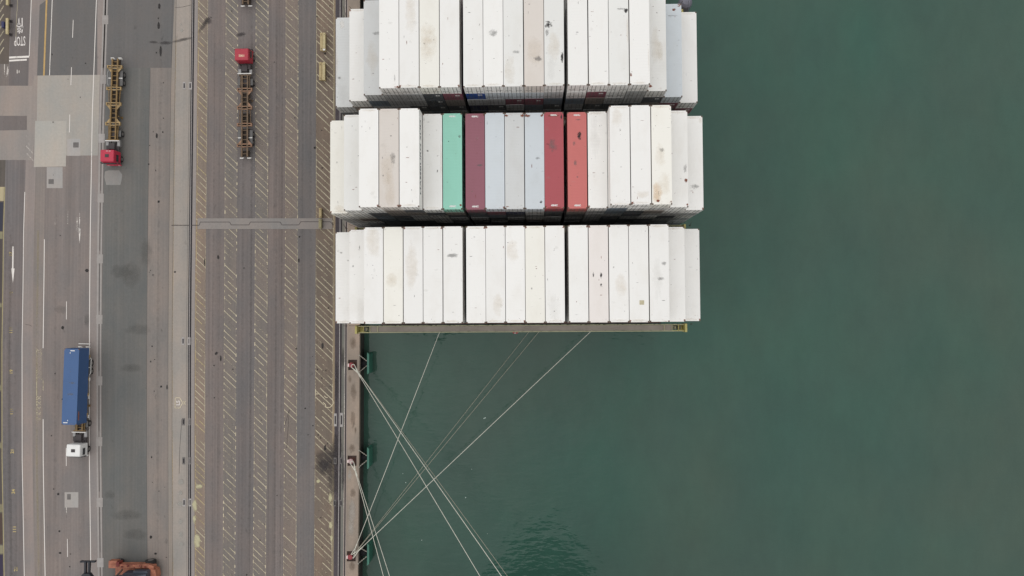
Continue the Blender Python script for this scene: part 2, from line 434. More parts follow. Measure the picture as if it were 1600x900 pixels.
# the character above the word: drawn stroke by stroke, upside down like the word
CH = [((.22, .95), (.05, .55)), ((.14, .74), (.14, .02)), ((.62, 1), (.62, .9)), ((.36, .88), (.96, .88)), ((.46, .79), (.86, .79)), ((.46, .66), (.86, .66)),
      ((.46, .79), (.46, .66)), ((.86, .79), (.86, .66)), ((.34, .56), (.98, .56)), ((.34, .56), (.34, .46)), ((.98, .56), (.98, .46)),
      ((.44, .4), (.9, .4)), ((.67, .4), (.67, .04)), ((.67, .04), (.56, .08))]
bm = BM()
for (a, b) in CH:
    f = lambda q: P(36.0 - q[0] * 9.5 + q[1] * 0.3, 52.5 - (1 - q[1]) * -0.0 - (1 - q[1]) * 0 - (1 - (1 - q[1])) * 0 - (1 - q[1]) * 25, 0)
    p, q = f(a), f(b); bar(bm, (p.x, p.y, .02), (q.x, q.y, .02), .17, .006)
struct('road_lettering', bm, solidw)
for y, s in [(397, '17'), (459, '18'), (516, '111'), (581, '19'), (643, '111'), (705, '21'), (768, '24'), (827, '111'), (889, '22')]:
    ground_text('lane_number', s, G(31, y).x / PX + NX, y, .62, R(90), M['number_paint'], 1.25, 1.25, .012)
line_mark('worn_marking', [(44, y, y + .8) for y in (399.5, 406.5, 413, 419.5)], 9, M['hatch_faint'])
# zigzag yellow block
bm = BM()
for i in range(9):
    y = 545 + i * 8
    if 588 < y < 612: continue
    for (a, b) in (((57, y), (66, y + 8)), ((66, y), (57, y + 8))):
        p, q = P(*a), P(*b); bar(bm, (p.x, p.y, .02), (q.x, q.y, .02), .09, .006)
for i in range(5):
    y = 618 + i * 8.3
    for (a, b) in (((57, y), (64, y + 6)), ((64, y + 1), (58, y + 7))):
        p, q = P(*a), P(*b); bar(bm, (p.x, p.y, .02), (q.x, q.y, .02), .09, .006)
for a, b in (((57.5, 545), (57.5, 656)), ((67.5, 591), (67.5, 610))):
    p, q = P(*a), P(*b); bar(bm, (p.x, p.y, .02), (q.x, q.y, .02), .1, .006)
struct('zigzag_marking', bm, M['hatch'])
# crane bay number L5 with its outline
bm = BM()
oc = [(274, 621.5), (281, 621.5), (285.5, 629.5), (281, 637.5), (273.5, 637.5), (274, 621.5)]
for a, b in list(zip(oc, oc[1:])) + [((286.5, 627.5), (290, 627.5)), ((286.5, 631.5), (290, 631.5)), ((288, 627), (288, 632))]:
    p, q = P(*a), P(*b); bar(bm, (p.x, p.y, .022), (q.x, q.y, .022), .1, .006)
oc = [(493, 615.5), (498, 615.5)], [(507, 618.5), (509, 621)], [(509, 621), (512, 621)], [(505, 628.5), (509, 632.5)], [(509, 632.5), (509, 636.5)], [(509, 636.5), (516, 636.5)], [(516, 636.5), (522, 629)], [(522, 629), (519, 624)], [(493, 608), (493, 618)]
for a, b in oc:
    p, q = P(*a), P(*b); bar(bm, (p.x, p.y, .022), (q.x, q.y, .022), .1, .006)
struct('bay_outline', bm, M['dots'])
ground_text('bay_number', 'L5', 278.5, 629.5, .7, R(90), solidw, 1.2, 1.2, .01)

# diagonal hatching of the apron strips
def hatch(x0, x1, mats, period=10.3, slope=.95, y0=-60, y1=960, keep=1.0, wd=.11, dots=True, edges=(1, 1)):
    bms = [BM() for _ in mats]; bd = BM(); be = BM()
    n = int((y1 - y0) / period)
    for i in range(n):
        y = y0 + i * period
        k = min(len(mats) - 1, int(random.random() * len(mats)))
        a, b = G(x0, y), G(x1, y + (x1 - x0) * slope)
        if random.random() < .3:
            t = random.uniform(.25, .5)
            if random.random() < .5: a = a.lerp(b, t)
            else: b = a.lerp(b, 1 - t)
        if random.random() < keep:
            bar(bms[k], (a.x, a.y, .016), (b.x, b.y, .016), wd, .006)
        if dots:
            for j, q in enumerate((G(x0, y), G(x1, y + (x1 - x0) * slope))):
                if edges[j] and random.random() < .8:
                    s = random.uniform(.06, .13); h2 = random.uniform(.08, .3)
                    box(bd, q.x - s / 2, q.x + s / 2, q.y - h2, q.y + h2, .012, .021)
    for b_, m_ in zip(bms, mats): struct('hatch_marking', b_, m_)
    struct('edge_dots', bd, M['dots']) if dots else bd.free()
    be.free()
hatch(305.5, 321, [M['hatch_yellow'], M['hatch_strong'], M['hatch']], dots=False)
hatch(351, 369.5, [M['hatch'], M['hatch_faint'], M['hatch_strong']])
hatch(398.5, 417.5, [M['hatch_faint'], M['hatch'], M['hatch_strong']])
hatch(445.5, 464.5, [M['hatch'], M['hatch_strong'], M['hatch_faint']])
hatch(493.5, 520.5, [M['hatch_strong'], M['hatch']], wd=.135, dots=False)
for x, m, w in [(321, M['hatch'], .6), (351, M['hatch_faint'], .5), (369.5, M['hatch_faint'], .5), (398.5, M['hatch_faint'], .5), (417.5, M['hatch'], .55),
                (445.5, M['hatch_faint'], .5), (464.5, M['hatch'], .55), (493.6, M['hatch'], .6), (520.6, M['hatch'], .8)]:
    line_mark('lane_line', [(x, -260, 1160)], w, m, .024)
# yard hatching in the corner (runs the other way)
bm = BM()
for i in range(7):
    a, b = P(-14, 14 + i * 13 + 14), P(6, i * 13 - 4); bar(bm, (a.x, a.y, .018), (b.x, b.y, .018), .16, .006)
struct('hatch_marking', bm, M['hatch_strong'])

# dirt: tyre marks, soot, oil, splashes (each with a shape of its own)
def stains(name, items, m, z=.028):
    bm = BM(); lay = bm.verts.layers.float.new('a')
    for px, py, rx, ry, rot in items:
        p = P(px, py); stain_fan(bm, p.x, p.y, rx * PX, ry * PX, z, rot=R(rot), lay=lay); z += .0006
    return struct(name, bm, m)
def tyre_strips(items):
    bm = BM(); lay = bm.verts.layers.float.new('a')
    for x0, w, y0, y1, a in items:
        prev = None; N = 24
        for i in range(N + 1):
            y = y0 + (y1 - y0) * i / N; e = a * min(1, i / 3, (N - i) / 3)
            vs = []
            for dx, k in ((-w, 0), (0, 1), (w, 0)):
                v = bm.verts.new(G(x0 + dx, y, .026)); v[lay] = k * e; vs.append(v)
            if prev:
                for j in (0, 1): bm.faces.new((prev[j], prev[j + 1], vs[j + 1], vs[j]))
            prev = vs
    struct('tyre_marks', bm, M['tyre_dirt'])
tyre_strips([(16, 6, 300, 1000, 1), (25, 5, 420, 1000, .5), (87, 5, 260, 1000, .55), (99, 4, 300, 1000, .4), (124, 6, 280, 1000, .45), (247, 6, -60, 1000, .6), (240, 4, 100, 900, .4),
             (333, 4, -60, 1000, .6), (342, 4, -60, 1000, .5), (379, 4, -60, 1000, .6), (392, 4, -60, 1000, .9), (424, 3, -60, 1000, .4), (431, 4, -60, 1000, .8), (440, 4, -60, 1000, .7),
             (472, 4, -60, 1000, .6), (485, 4, -60, 1000, .6), (180, 7, -60, 600, .4), (526, 4, -60, 1000, .8), (514, 6, 300, 1000, .4), (8, 4, 300, 1000, .7)])
stains('soot_stain', [(513, 718, 26, 26, 20), (522, 748, 14, 40, 0), (506, 732, 20, 16, 0), (526, 700, 12, 36, 0), (318, 40, 20, 5, 55), (286, 62, 24, 3.5, 12), (258, 67, 14, 4, 0), (240, 66, 10, 3, -5), (325, 33, 8, 8, 0), (376, 54, 10, 4, 10)], M['soot'])
stains('damp_stain', [(205, 430, 20, 26, 0), (190, 425, 24, 16, 0), (198, 805, 34, 10, 0), (172, 773, 12, 9, 0), (210, 835, 26, 12, 0), (216, 515, 26, 12, 0), (205, 575, 24, 9, 0), (228, 395, 12, 30, 0), (96, 484, 14, 9, 0), (136, 500, 6, 14, 0)], M['damp'])
oil = [(136, 422.5, 4.5, 4, 0), (273.5, 425, 2.5, 2, 0), (98, 512, 3.5, 4, 0), (248, 40, 3, 9, 0), (249, 10, 3, 7, 0), (251, 80, 3, 12, 0), (245, 212, 2.5, 6, 0), (248, 315, 3, 3, 0), (508, 84, 2.4, 2.4, 0), (468, 370, 2, 2, 0), (467, 407, 2, 5, 0), (341, 402, 2.5, 5, 0),
       (236, 839, 3, 4, 0), (243, 865, 3, 2.5, 0), (93, 830, 2.5, 2.5, 0), (94, 864, 3, 2.5, 0), (91, 772, 3, 3, 0), (252, 604, 2.5, 2.5, 0), (261, 605, 1.5, 6, 0), (491, 352, 2, 3, 0), (492, 231, 3, 3, 0), (504, 540, 3, 7, 0), (508, 700, 2.6, 7, 0), (489, 665, 1.6, 1.6, 0), (477, 638, 1.8, 2, 0), (338, 552, 4, 3, 40), (345, 560, 2, 7, 0), (320, 410, 1.5, 9, 0)]
for _ in range(80):
    x = random.choice([random.uniform(232, 262), random.uniform(310, 520), random.uniform(495, 520), random.uniform(80, 136)]); y = random.uniform(0, 900)
    oil.append((x, y, random.uniform(.7, 1.7), random.uniform(.7, 2.2), 0))
stains('oil_stain', [(a, b_, c_ * .8, d * .8, e) for a, b_, c_, d, e in oil], M['oil'], .03)
stains('pale_splash', [(311, 760, 8, 6, 0), (304, 790, 6, 14, 0), (308, 845, 8, 16, 0), (304, 812, 4, 10, 0), (497, 752, 4, 4, 0), (516, 778, 4, 12, 0), (517, 820, 4, 8, 0), (518, 840, 3, 9, 0)], M['splash'], .05)
stains('grey_filler_spot', [(283, 753, 6, 6, 0), (282, 770, 5, 5, 0), (282, 787, 6, 5, 0), (282, 815, 5, 6, 0), (283, 835, 4, 6, 0), (284, 850, 4, 5, 0), (284, 48, 3, 3.5, 0), (283, 38, 2, 3, 0)], M['greypatch'], .055)
stains('coping_stain', [(551, 800, 7, 26, 0), (549, 826, 6, 14, 0), (547, 742, 4, 12, 0)], stain_mat('pale_coping_wash', (184, 176, 166), .2, .6, .8, .6), .235)
stains('coping_stain', [(552, 655, 6, 18, 0), (556, 672, 2, 8, 0), (551, 700, 7, 9, 0), (553, 612, 7, 20, 0), (552, 535, 8, 14, 0), (550, 885, 7, 10, 0), (552, 770, 6, 10, 0), (547, 592, 4, 9, 0)], stain_mat('brown_coping_stain', (112, 94, 76), .3, .7, .8, .5), .245)
stains('trench_stain', [(526, 600, 4, 40, 0), (527, 800, 4, 30, 0), (536, 740, 3, 40, 0), (536, 560, 3, 24, 0)], M['soot'], .05)
# long cracks
bm = BM()
for pts in ([(274, 12), (285, 11), (298, 8)], [(40, 507), (47, 508), (50, 510)], [(284, 655), (281, 700), (280, 740)], [(445, 665), (452, 640), (448, 700)]):
    for a, b in zip(pts, pts[1:]):
        p, q = P(*a), P(*b); bar(bm, (p.x, p.y, .02), (q.x, q.y, .02), .05, .005)
struct('crack', bm, M['slot'])

# tie-down sockets beside the rails
def socket(px, py, h, tone, lab):
    bm = BM(); p = P(px, py)
    box(bm, p.x - .23, p.x + .23, p.y - h * PX / 2, p.y + h * PX / 2, 0, .05, 0)
    box(bm, p.x - .11, p.x + .11, p.y - h * PX * .32, p.y + h * PX * .32, .05, .056, 1)
    tag(link_mesh('tie_down_socket', bm, [M['concrete_pale'] if tone else M['lid'], M['groove']]), lab, 'tie-down socket', 'storm tie-down sockets beside the crane rails')
L_, R_ = 'left', 'right'
for y, t, nm in [(134, 1, 'beside the yellow trailer'), (533, 1, 'level with the ship stern'), (659, 0, 'just below the painted bay number'), (720, 0, 'level with the middle bollard'), (785, 1, 'level with the lone square slab')]:
    dx = G(296.8, y).x / PX + NX
    socket(dx - 4.6, y, 12 if t else 11, t, 'framed socket left of the inner crane rail %s' % nm)
    socket(dx + 4.7, y, 12 if t else 11, t, 'framed socket right of the inner crane rail %s' % nm)
for y, t, nm in [(656, 1, 'below the painted bay outline'), (786, 0, 'between the two lower bollards'), (720, 0, 'beside the middle bollard')]:
    dx = G(531.5, y).x / PX + NX
    socket(dx - 5.0, y, 20 if t else 10, t, 'framed socket left of the seaward crane rail %s' % nm)
    socket(dx + 4.6, y, 22 if t else 10, t, 'framed socket right of the seaward crane rail %s' % nm)

# coping of the quay with a recess for each bollard
BY = [570, 719.5, 868.5]
bm = BM(); CZ = .22
def coping(ya, yb, xa=543.2, xb=562):
    n = max(1, int(abs(yb - ya) / 40)); pv = None
    for i in range(n + 1):
        y = ya + (yb - ya) * i / n; a, b = G(xa, y), G(xb, y)
        q = [bm.verts.new((a.x, a.y, 0)), bm.verts.new((a.x, a.y, CZ)), bm.verts.new((b.x + .03, b.y, CZ)), bm.verts.new((b.x + .03, b.y, -.6))]
        if i in (0, n): bm.faces.new(q)
        if pv:
            for j in range(3): bm.faces.new((pv[j], pv[j + 1], q[j + 1], q[j]))
        pv = q
yy = -260
for b in BY:
    coping(yy, b - 8); coping(b - 8, b + 8, 543.2, 544.6); coping(b - 8, b + 8, 558.6, 562); yy = b + 8
coping(yy, 1160)
cop = struct('quay_coping', bm, ground((156, 141, 127), streak=.06, blotch=.24, spots=.35))
bm = BM()
for b in BY:
    chart_quad(bm, [(544.4, b - 8), (558.8, b - 8), (558.8, b + 8), (544.4, b + 8)], .03)
struct('bollard_recess', bm, plain('recess_floor', (74, 58, 52), .9, var=.3))
line_mark('coping_edge', [(542.9, -260, 1160)], .8, plain('pink_edge_concrete', (176, 160, 154), .8), .02)

# --- water
WZ = -3.5
m, n, l, b = new_mat('harbour_water')
pos = n.new('ShaderNodeNewGeometry').outputs['Position']
big = noise(n, l, mapping(n, l, pos, (.028, .018, 1)), 1, 4, .5)
big2 = noise(n, l, mapping(n, l, pos, (.08, .05, 1), (7, 3, 0)), 1, 5, .6)
c = mix(n, l, mapr(n, l, big, .35, .65, 0, 1), (.0345, .0940, .0680, 1), (.0560, .0890, .0660, 1))
c = mix(n, l, mapr(n, l, big2, .3, .7, 0, .5), c, (.0360, .0740, .0620, 1))
fine = noise(n, l, mapping(n, l, pos, (.30, .14, 1), (2, 8, 0)), 1, 6, .65)
c = mix(n, l, 1.0, c, grey(n, l, mapr(n, l, fine, .3, .7, .93, 1.07)), 'MULTIPLY')  # faint light and dark of the ripples put into the base colour
l.new(c, b.inputs['Base Color']); b.inputs['Roughness'].default_value = .02; b.inputs['IOR'].default_value = 1.33
w1 = noise(n, l, mapping(n, l, pos, (.8, 1.0, 1)), .38, 2, .5); w2 = noise(n, l, mapping(n, l, pos, (.5, 1.2, 1), (5, 5, 0)), 1.0, 2, .5)
calm = mapr(n, l, noise(n, l, mapping(n, l, pos, (.05, .04, 1), (3, 1, 0)), 1, 3, .5), .42, .6, .2, .5)
gc = P(855, 885, 0); gx = n.new('ShaderNodeVectorMath'); gx.operation = 'DISTANCE'
l.new(mapping(n, l, pos, (1, 1, 0)), gx.inputs[0]); gx.inputs[1].default_value = (gc.x, gc.y, 0)     # a gust roughens the water here
gust = mapr(n, l, gx.outputs['Value'], 4, 10.5, 1.25, 0)
amp = mth(n, l, 'ADD', calm, gust)
hgt = mth(n, l, 'MULTIPLY', mth(n, l, 'ADD', mth(n, l, 'MULTIPLY', w1, .55), mth(n, l, 'MULTIPLY', w2, .38)), amp)
bp = n.new('ShaderNodeBump'); bp.inputs['Strength'].default_value = 1.0; bp.inputs['Distance'].default_value = .35
l.new(hgt, bp.inputs['Height']); l.new(bp.outputs[0], b.inputs['Normal'])
bm = BM()
xs = [-40, -20, 0, 40, 100, 3000]; ysw = [-3000, -80, -40, 0, 60, 3000]
gv = [[bm.verts.new((x, y, WZ)) for x in xs] for y in ysw]
for j in range(len(ysw) - 1):
    for i in range(len(xs) - 1): bm.faces.new((gv[j][i], gv[j][i + 1], gv[j + 1][i + 1], gv[j + 1][i]))
struct('water', bm, m)
foam = plain('foam', (190, 205, 195), .6)
bm = BM()
for px, py, s in [(634, 754, .10), (727.5, 777.5, .10), (659, 844, .08), (737, 733, .06), (629.5, 740, .07), (670, 733, .07), (761.5, 834, .06)]:
    p = P(px, py, WZ); cyl(bm, (p.x, p.y, WZ - .02), (p.x, p.y, WZ + .04), s, s * .6, 8)
p, q = P(755.5, 654, WZ), P(759, 652.5, WZ); bar(bm, (p.x, p.y, WZ + .01), (q.x, q.y, WZ + .01), .12, .05)
o = link_mesh('floating_foam', bm, foam); tag(o, 'few small pale flecks of foam floating on the green water', 'foam'); o['kind'] = 'stuff'

# ================================================================== CONTAINERS
def container_paint(name, dirt=1.0):
    m, n, l, b = new_mat(name)
    oi = n.new('ShaderNodeObjectInfo'); tc = n.new('ShaderNodeTexCoord').outputs['Object']
    offs = n.new('ShaderNodeVectorMath'); offs.operation = 'MULTIPLY_ADD'
    cx = n.new('ShaderNodeCombineXYZ')
    for i, k in enumerate((97, 61, 37)): l.new(mth(n, l, 'MULTIPLY', oi.outputs['Random'], float(k)), cx.inputs[i])
    ad = n.new('ShaderNodeVectorMath'); ad.operation = 'ADD'; l.new(tc, ad.inputs[0]); l.new(cx.outputs[0], ad.inputs[1]); v = ad.outputs[0]
    big = noise(n, l, mapping(n, l, v, (.5, .22, .5)), 1, 4, .6)
    c = mix(n, l, mapr(n, l, big, .50, .72, 0, .16 * dirt), oi.outputs['Color'], (.70, .64, .56, 1), 'MULTIPLY')
    # scuffs lying across the roof, small chips
    sc = noise(n, l, mapping(n, l, v, (.9, 5, 1)), 1, 5, .7)
    c = mix(n, l, mapr(n, l, sc, .66, .78, 0, .5 * dirt), c, (.30, .28, .26, 1))
    chips = noise(n, l, v, 2.4, 3, .6)
    c = mix(n, l, mapr(n, l, chips, .715, .75, 0, .8 * dirt), c, (.12, .09, .07, 1))
    # rust creeping from the end edges
    sx = n.new('ShaderNodeSeparateXYZ'); l.new(tc, sx.inputs[0])
    e = mapr(n, l, mth(n, l, 'ABSOLUTE', sx.outputs[1]), 5.5, 6.1, 0, 1)
    rn = noise(n, l, v, 3.0, 5, .7)
    c = mix(n, l, mth(n, l, 'MULTIPLY', e, mapr(n, l, rn, .58, .68, 0, .7 * dirt)), c, (.30, .14, .07, 1))
    l.new(c, b.inputs['Base Color']); b.inputs['Roughness'].default_value = .5
    wv = n.new('ShaderNodeTexWave'); wv.bands_direction = 'Y'; wv.inputs['Scale'].default_value = .85; l.new(tc, wv.inputs['Vector'])
    bp = n.new('ShaderNodeBump'); bp.inputs['Strength'].default_value = .25; bp.inputs['Distance'].default_value = .02
    l.new(wv.outputs[0], bp.inputs['Height']); l.new(bp.outputs[0], b.inputs['Normal'])
    return m
CP = container_paint('container_paint')
CAST = plain('corner_casting_steel', (120, 98, 82), .7, var=.35, scale=3)
BARS = plain('galvanised_bars', (120, 118, 114), .45, .5)
GASK = plain('door_gasket', (38, 38, 40), .8)
CW, CL, CH_ = 2.438, 12.192, 2.896
def container_proto(name='shipping_container'):
    t = thing(name, 'x', 'container')
    bm = BM(); hx, hy = CW / 2, CL / 2
    box(bm, -hx + .03, hx - .03, -hy + .09, hy - .09, .14, CH_ - .03)
    for sx in (-1, 1):
        for sy in (-1, 1):
            x, y = sx * (hx - .09), sy * (hy - .085)
            box(bm, x - .085, x + .085, y - .08, y + .08, .01, CH_ - .10, 0)
        box(bm, sx * hx - (.06 if sx > 0 else 0), sx * hx + (.06 if sx < 0 else 0), -hy + .16, hy - .16, .02, .16)
    for sy in (-1, 1):
        y0, y1 = (hy - .10, hy - .02) if sy > 0 else (-hy + .02, -hy + .10)
        box(bm, -hx + .17, hx - .17, y0, y1, .03, .15); box(bm, -hx + .17, hx - .17, y0, y1, CH_ - .16, CH_ - .04)
    # refrigeration end / ribs on the far end
    for x in (-.7, -.25, .25, .7): box(bm, x - .05, x + .05, hy - .095, hy - .045, .3, CH_ - .3)
    link_mesh('body', bm, CP, t)
    for s in (-1, 1):
        bm = BM(); x0, x1 = (.012, hx - .18) if s > 0 else (-hx + .18, -.012)
        box(bm, x0, x1, -hy + .045, -hy + .088, .16, CH_ - .17)
        for z in (.75, 1.45, 2.1): box(bm, x0 + .03, x1 - .03, -hy + .035, -hy + .047, z - .02, z + .02)
        d = link_mesh('door', bm, CP, t)
        bm = BM()
        for k in (.28, .72):
            x = x0 + (x1 - x0) * k
            cyl(bm, (x, -hy + .02, .14), (x, -hy + .02, CH_ - .14), .022, n=8)
            for z in (.5, 1.2, 1.9, 2.5): box(bm, x - .05, x + .05, -hy + .02, -hy + .044, z - .04, z + .04)
            box(bm, x - .03, x + .32 * s, -hy - .005, -hy + .015, 1.02, 1.06)
        link_mesh('locking_bars', bm, BARS, d)
    return t
def roof_mesh(stains=()):
    hx, hy = CW / 2 - .012, CL / 2 - .02; c = .19
    bm = BM()
    pts = [(-hx + c, -hy), (hx - c, -hy), (hx, -hy + c), (hx, hy - c), (hx - c, hy), (-hx + c, hy), (-hx, hy - c), (-hx, -hy + c)]
    prism(bm, pts, CH_ - .035, CH_ - .004)
    for sy in (-1, 1):   # raised end sills
        box(bm, -hx + .25, hx - .25, sy * (hy - .22) - .05, sy * (hy - .22) + .05, CH_ - .01, CH_ + .006)
    return bm
proto = container_proto()
ROOF = link_mesh('roof', roof_mesh(), CP, proto)
for sx in (-1, 1):
    for sy in (-1, 1):
        bm = BM(); x, y = sx * (CW / 2 - .085), sy * (CL / 2 - .09)
        box(bm, x - .085, x + .085, y - .088, y + .088, CH_ - .12, CH_, 0); box(bm, x - .035, x + .035, y - .06, y + .06, CH_, CH_ + .003, 1)
        link_mesh('corner_casting', bm, [CAST, GASK], proto)
WORD = {'w': 'white', 'cream': 'cream white', 'beige': 'beige', 'grey': 'light grey', 'blueg': 'pale blue grey', 'green': 'mint green', 'maroon': 'maroon', 'red': 'dull red', 'coral': 'coral red',
        'pink': 'pinkish white', 'dark': 'dark grey', 'blue': 'blue', 'mid': 'grey', 'brown': 'brown grey', 'navy': 'navy blue', 'off': 'off white', 'slate': 'slate grey'}
RGB = {'w': (240, 237, 232), 'cream': (240, 236, 226), 'beige': (218, 209, 200), 'grey': (208, 208, 206), 'blueg': (204, 209, 212), 'green': (146, 205, 184), 'maroon': (142, 86, 98), 'red': (168, 76, 82),
       'coral': (197, 108, 103), 'pink': (234, 226, 220), 'dark': (92, 96, 100), 'blue': (52, 84, 150), 'mid': (190, 190, 188), 'brown': (150, 140, 132), 'navy': (40, 48, 84), 'off': (231, 229, 224), 'slate': (120, 132, 142)}
BASE = 30.7 - 9 * CH_ - .05
ROWS = {'upper': dict(y=(27.6 + 39.8) / 2, tiers=[7, 8, 9] + [10] * 13 + [9, 8, 7], show=5,
            top=['grey', 'w', 'grey', 'w', 'w', 'cream', 'w', 'w', 'w', 'off', 'beige', 'off', 'w', 'w', 'off', 'w', 'off', 'blueg', 'w']),
        'middle': dict(y=(12.9 + 25.1) / 2, tiers=[8, 9] + [10] * 3 + [9] * 9 + [10] * 3 + [9, 8], show=5,
            top=['cream', 'off', 'w', 'beige', 'w', 'off', 'green', 'maroon', 'blueg', 'grey', 'blueg', 'red', 'coral', 'w', 'w', 'w', 'cream', 'w', 'w']),
        'lower': dict(y=(-1.4 + 10.8) / 2, tiers=[7, 8] + [9] * 15 + [8, 7], show=3,
            top=['w', 'w', 'w', 'cream', 'w', 'w', 'w', 'w', 'w', 'w', 'cream', 'w', 'w', 'pink', 'w', 'w', 'w', 'w', 'w'])}
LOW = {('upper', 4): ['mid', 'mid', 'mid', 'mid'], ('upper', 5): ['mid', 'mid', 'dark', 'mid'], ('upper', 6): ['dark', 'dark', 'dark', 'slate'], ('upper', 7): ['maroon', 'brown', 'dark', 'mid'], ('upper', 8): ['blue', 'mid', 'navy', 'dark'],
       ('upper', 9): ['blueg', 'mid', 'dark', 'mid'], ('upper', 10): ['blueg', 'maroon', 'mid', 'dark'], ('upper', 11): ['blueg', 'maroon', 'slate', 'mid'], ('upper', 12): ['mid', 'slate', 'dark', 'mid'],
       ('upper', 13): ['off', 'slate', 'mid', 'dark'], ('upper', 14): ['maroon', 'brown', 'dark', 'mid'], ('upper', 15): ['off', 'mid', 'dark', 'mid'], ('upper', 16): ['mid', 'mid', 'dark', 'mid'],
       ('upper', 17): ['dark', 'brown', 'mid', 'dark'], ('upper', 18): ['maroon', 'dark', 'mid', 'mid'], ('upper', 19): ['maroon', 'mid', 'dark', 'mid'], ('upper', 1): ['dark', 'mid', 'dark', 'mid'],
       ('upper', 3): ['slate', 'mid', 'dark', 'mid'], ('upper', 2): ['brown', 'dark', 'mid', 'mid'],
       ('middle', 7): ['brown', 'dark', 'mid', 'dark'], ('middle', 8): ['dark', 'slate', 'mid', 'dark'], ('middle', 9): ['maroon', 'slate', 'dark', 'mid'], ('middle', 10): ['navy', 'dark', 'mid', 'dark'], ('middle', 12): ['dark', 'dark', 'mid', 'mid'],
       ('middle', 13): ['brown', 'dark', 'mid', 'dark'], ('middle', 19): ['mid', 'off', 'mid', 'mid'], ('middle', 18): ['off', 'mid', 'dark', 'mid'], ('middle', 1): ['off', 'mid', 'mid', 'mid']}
NOTE = {('lower', 7): 'with a grey smudge', ('lower', 14): 'with black scribbles', ('lower', 16): 'with a small tan square', ('lower', 17): 'with faint scuffs', ('upper', 12): 'with black smudges', ('upper', 15): 'with black scrapes',
        ('middle', 11): 'with rusty corners', ('middle', 13): 'with black marks', ('middle', 17): 'with an orange rust stain', ('middle', 6): 'with small dark marks', ('middle', 5): 'with dark side lettering', ('upper', 18): 'with a rust spot'}
ORD = ['first', 'second', 'third', 'fourth', 'fifth', 'sixth', 'seventh', 'eighth', 'ninth', 'tenth', 'eleventh', 'twelfth', 'thirteenth', 'fourteenth', 'fifteenth', 'sixteenth', 'seventeenth', 'eighteenth', 'nineteenth']
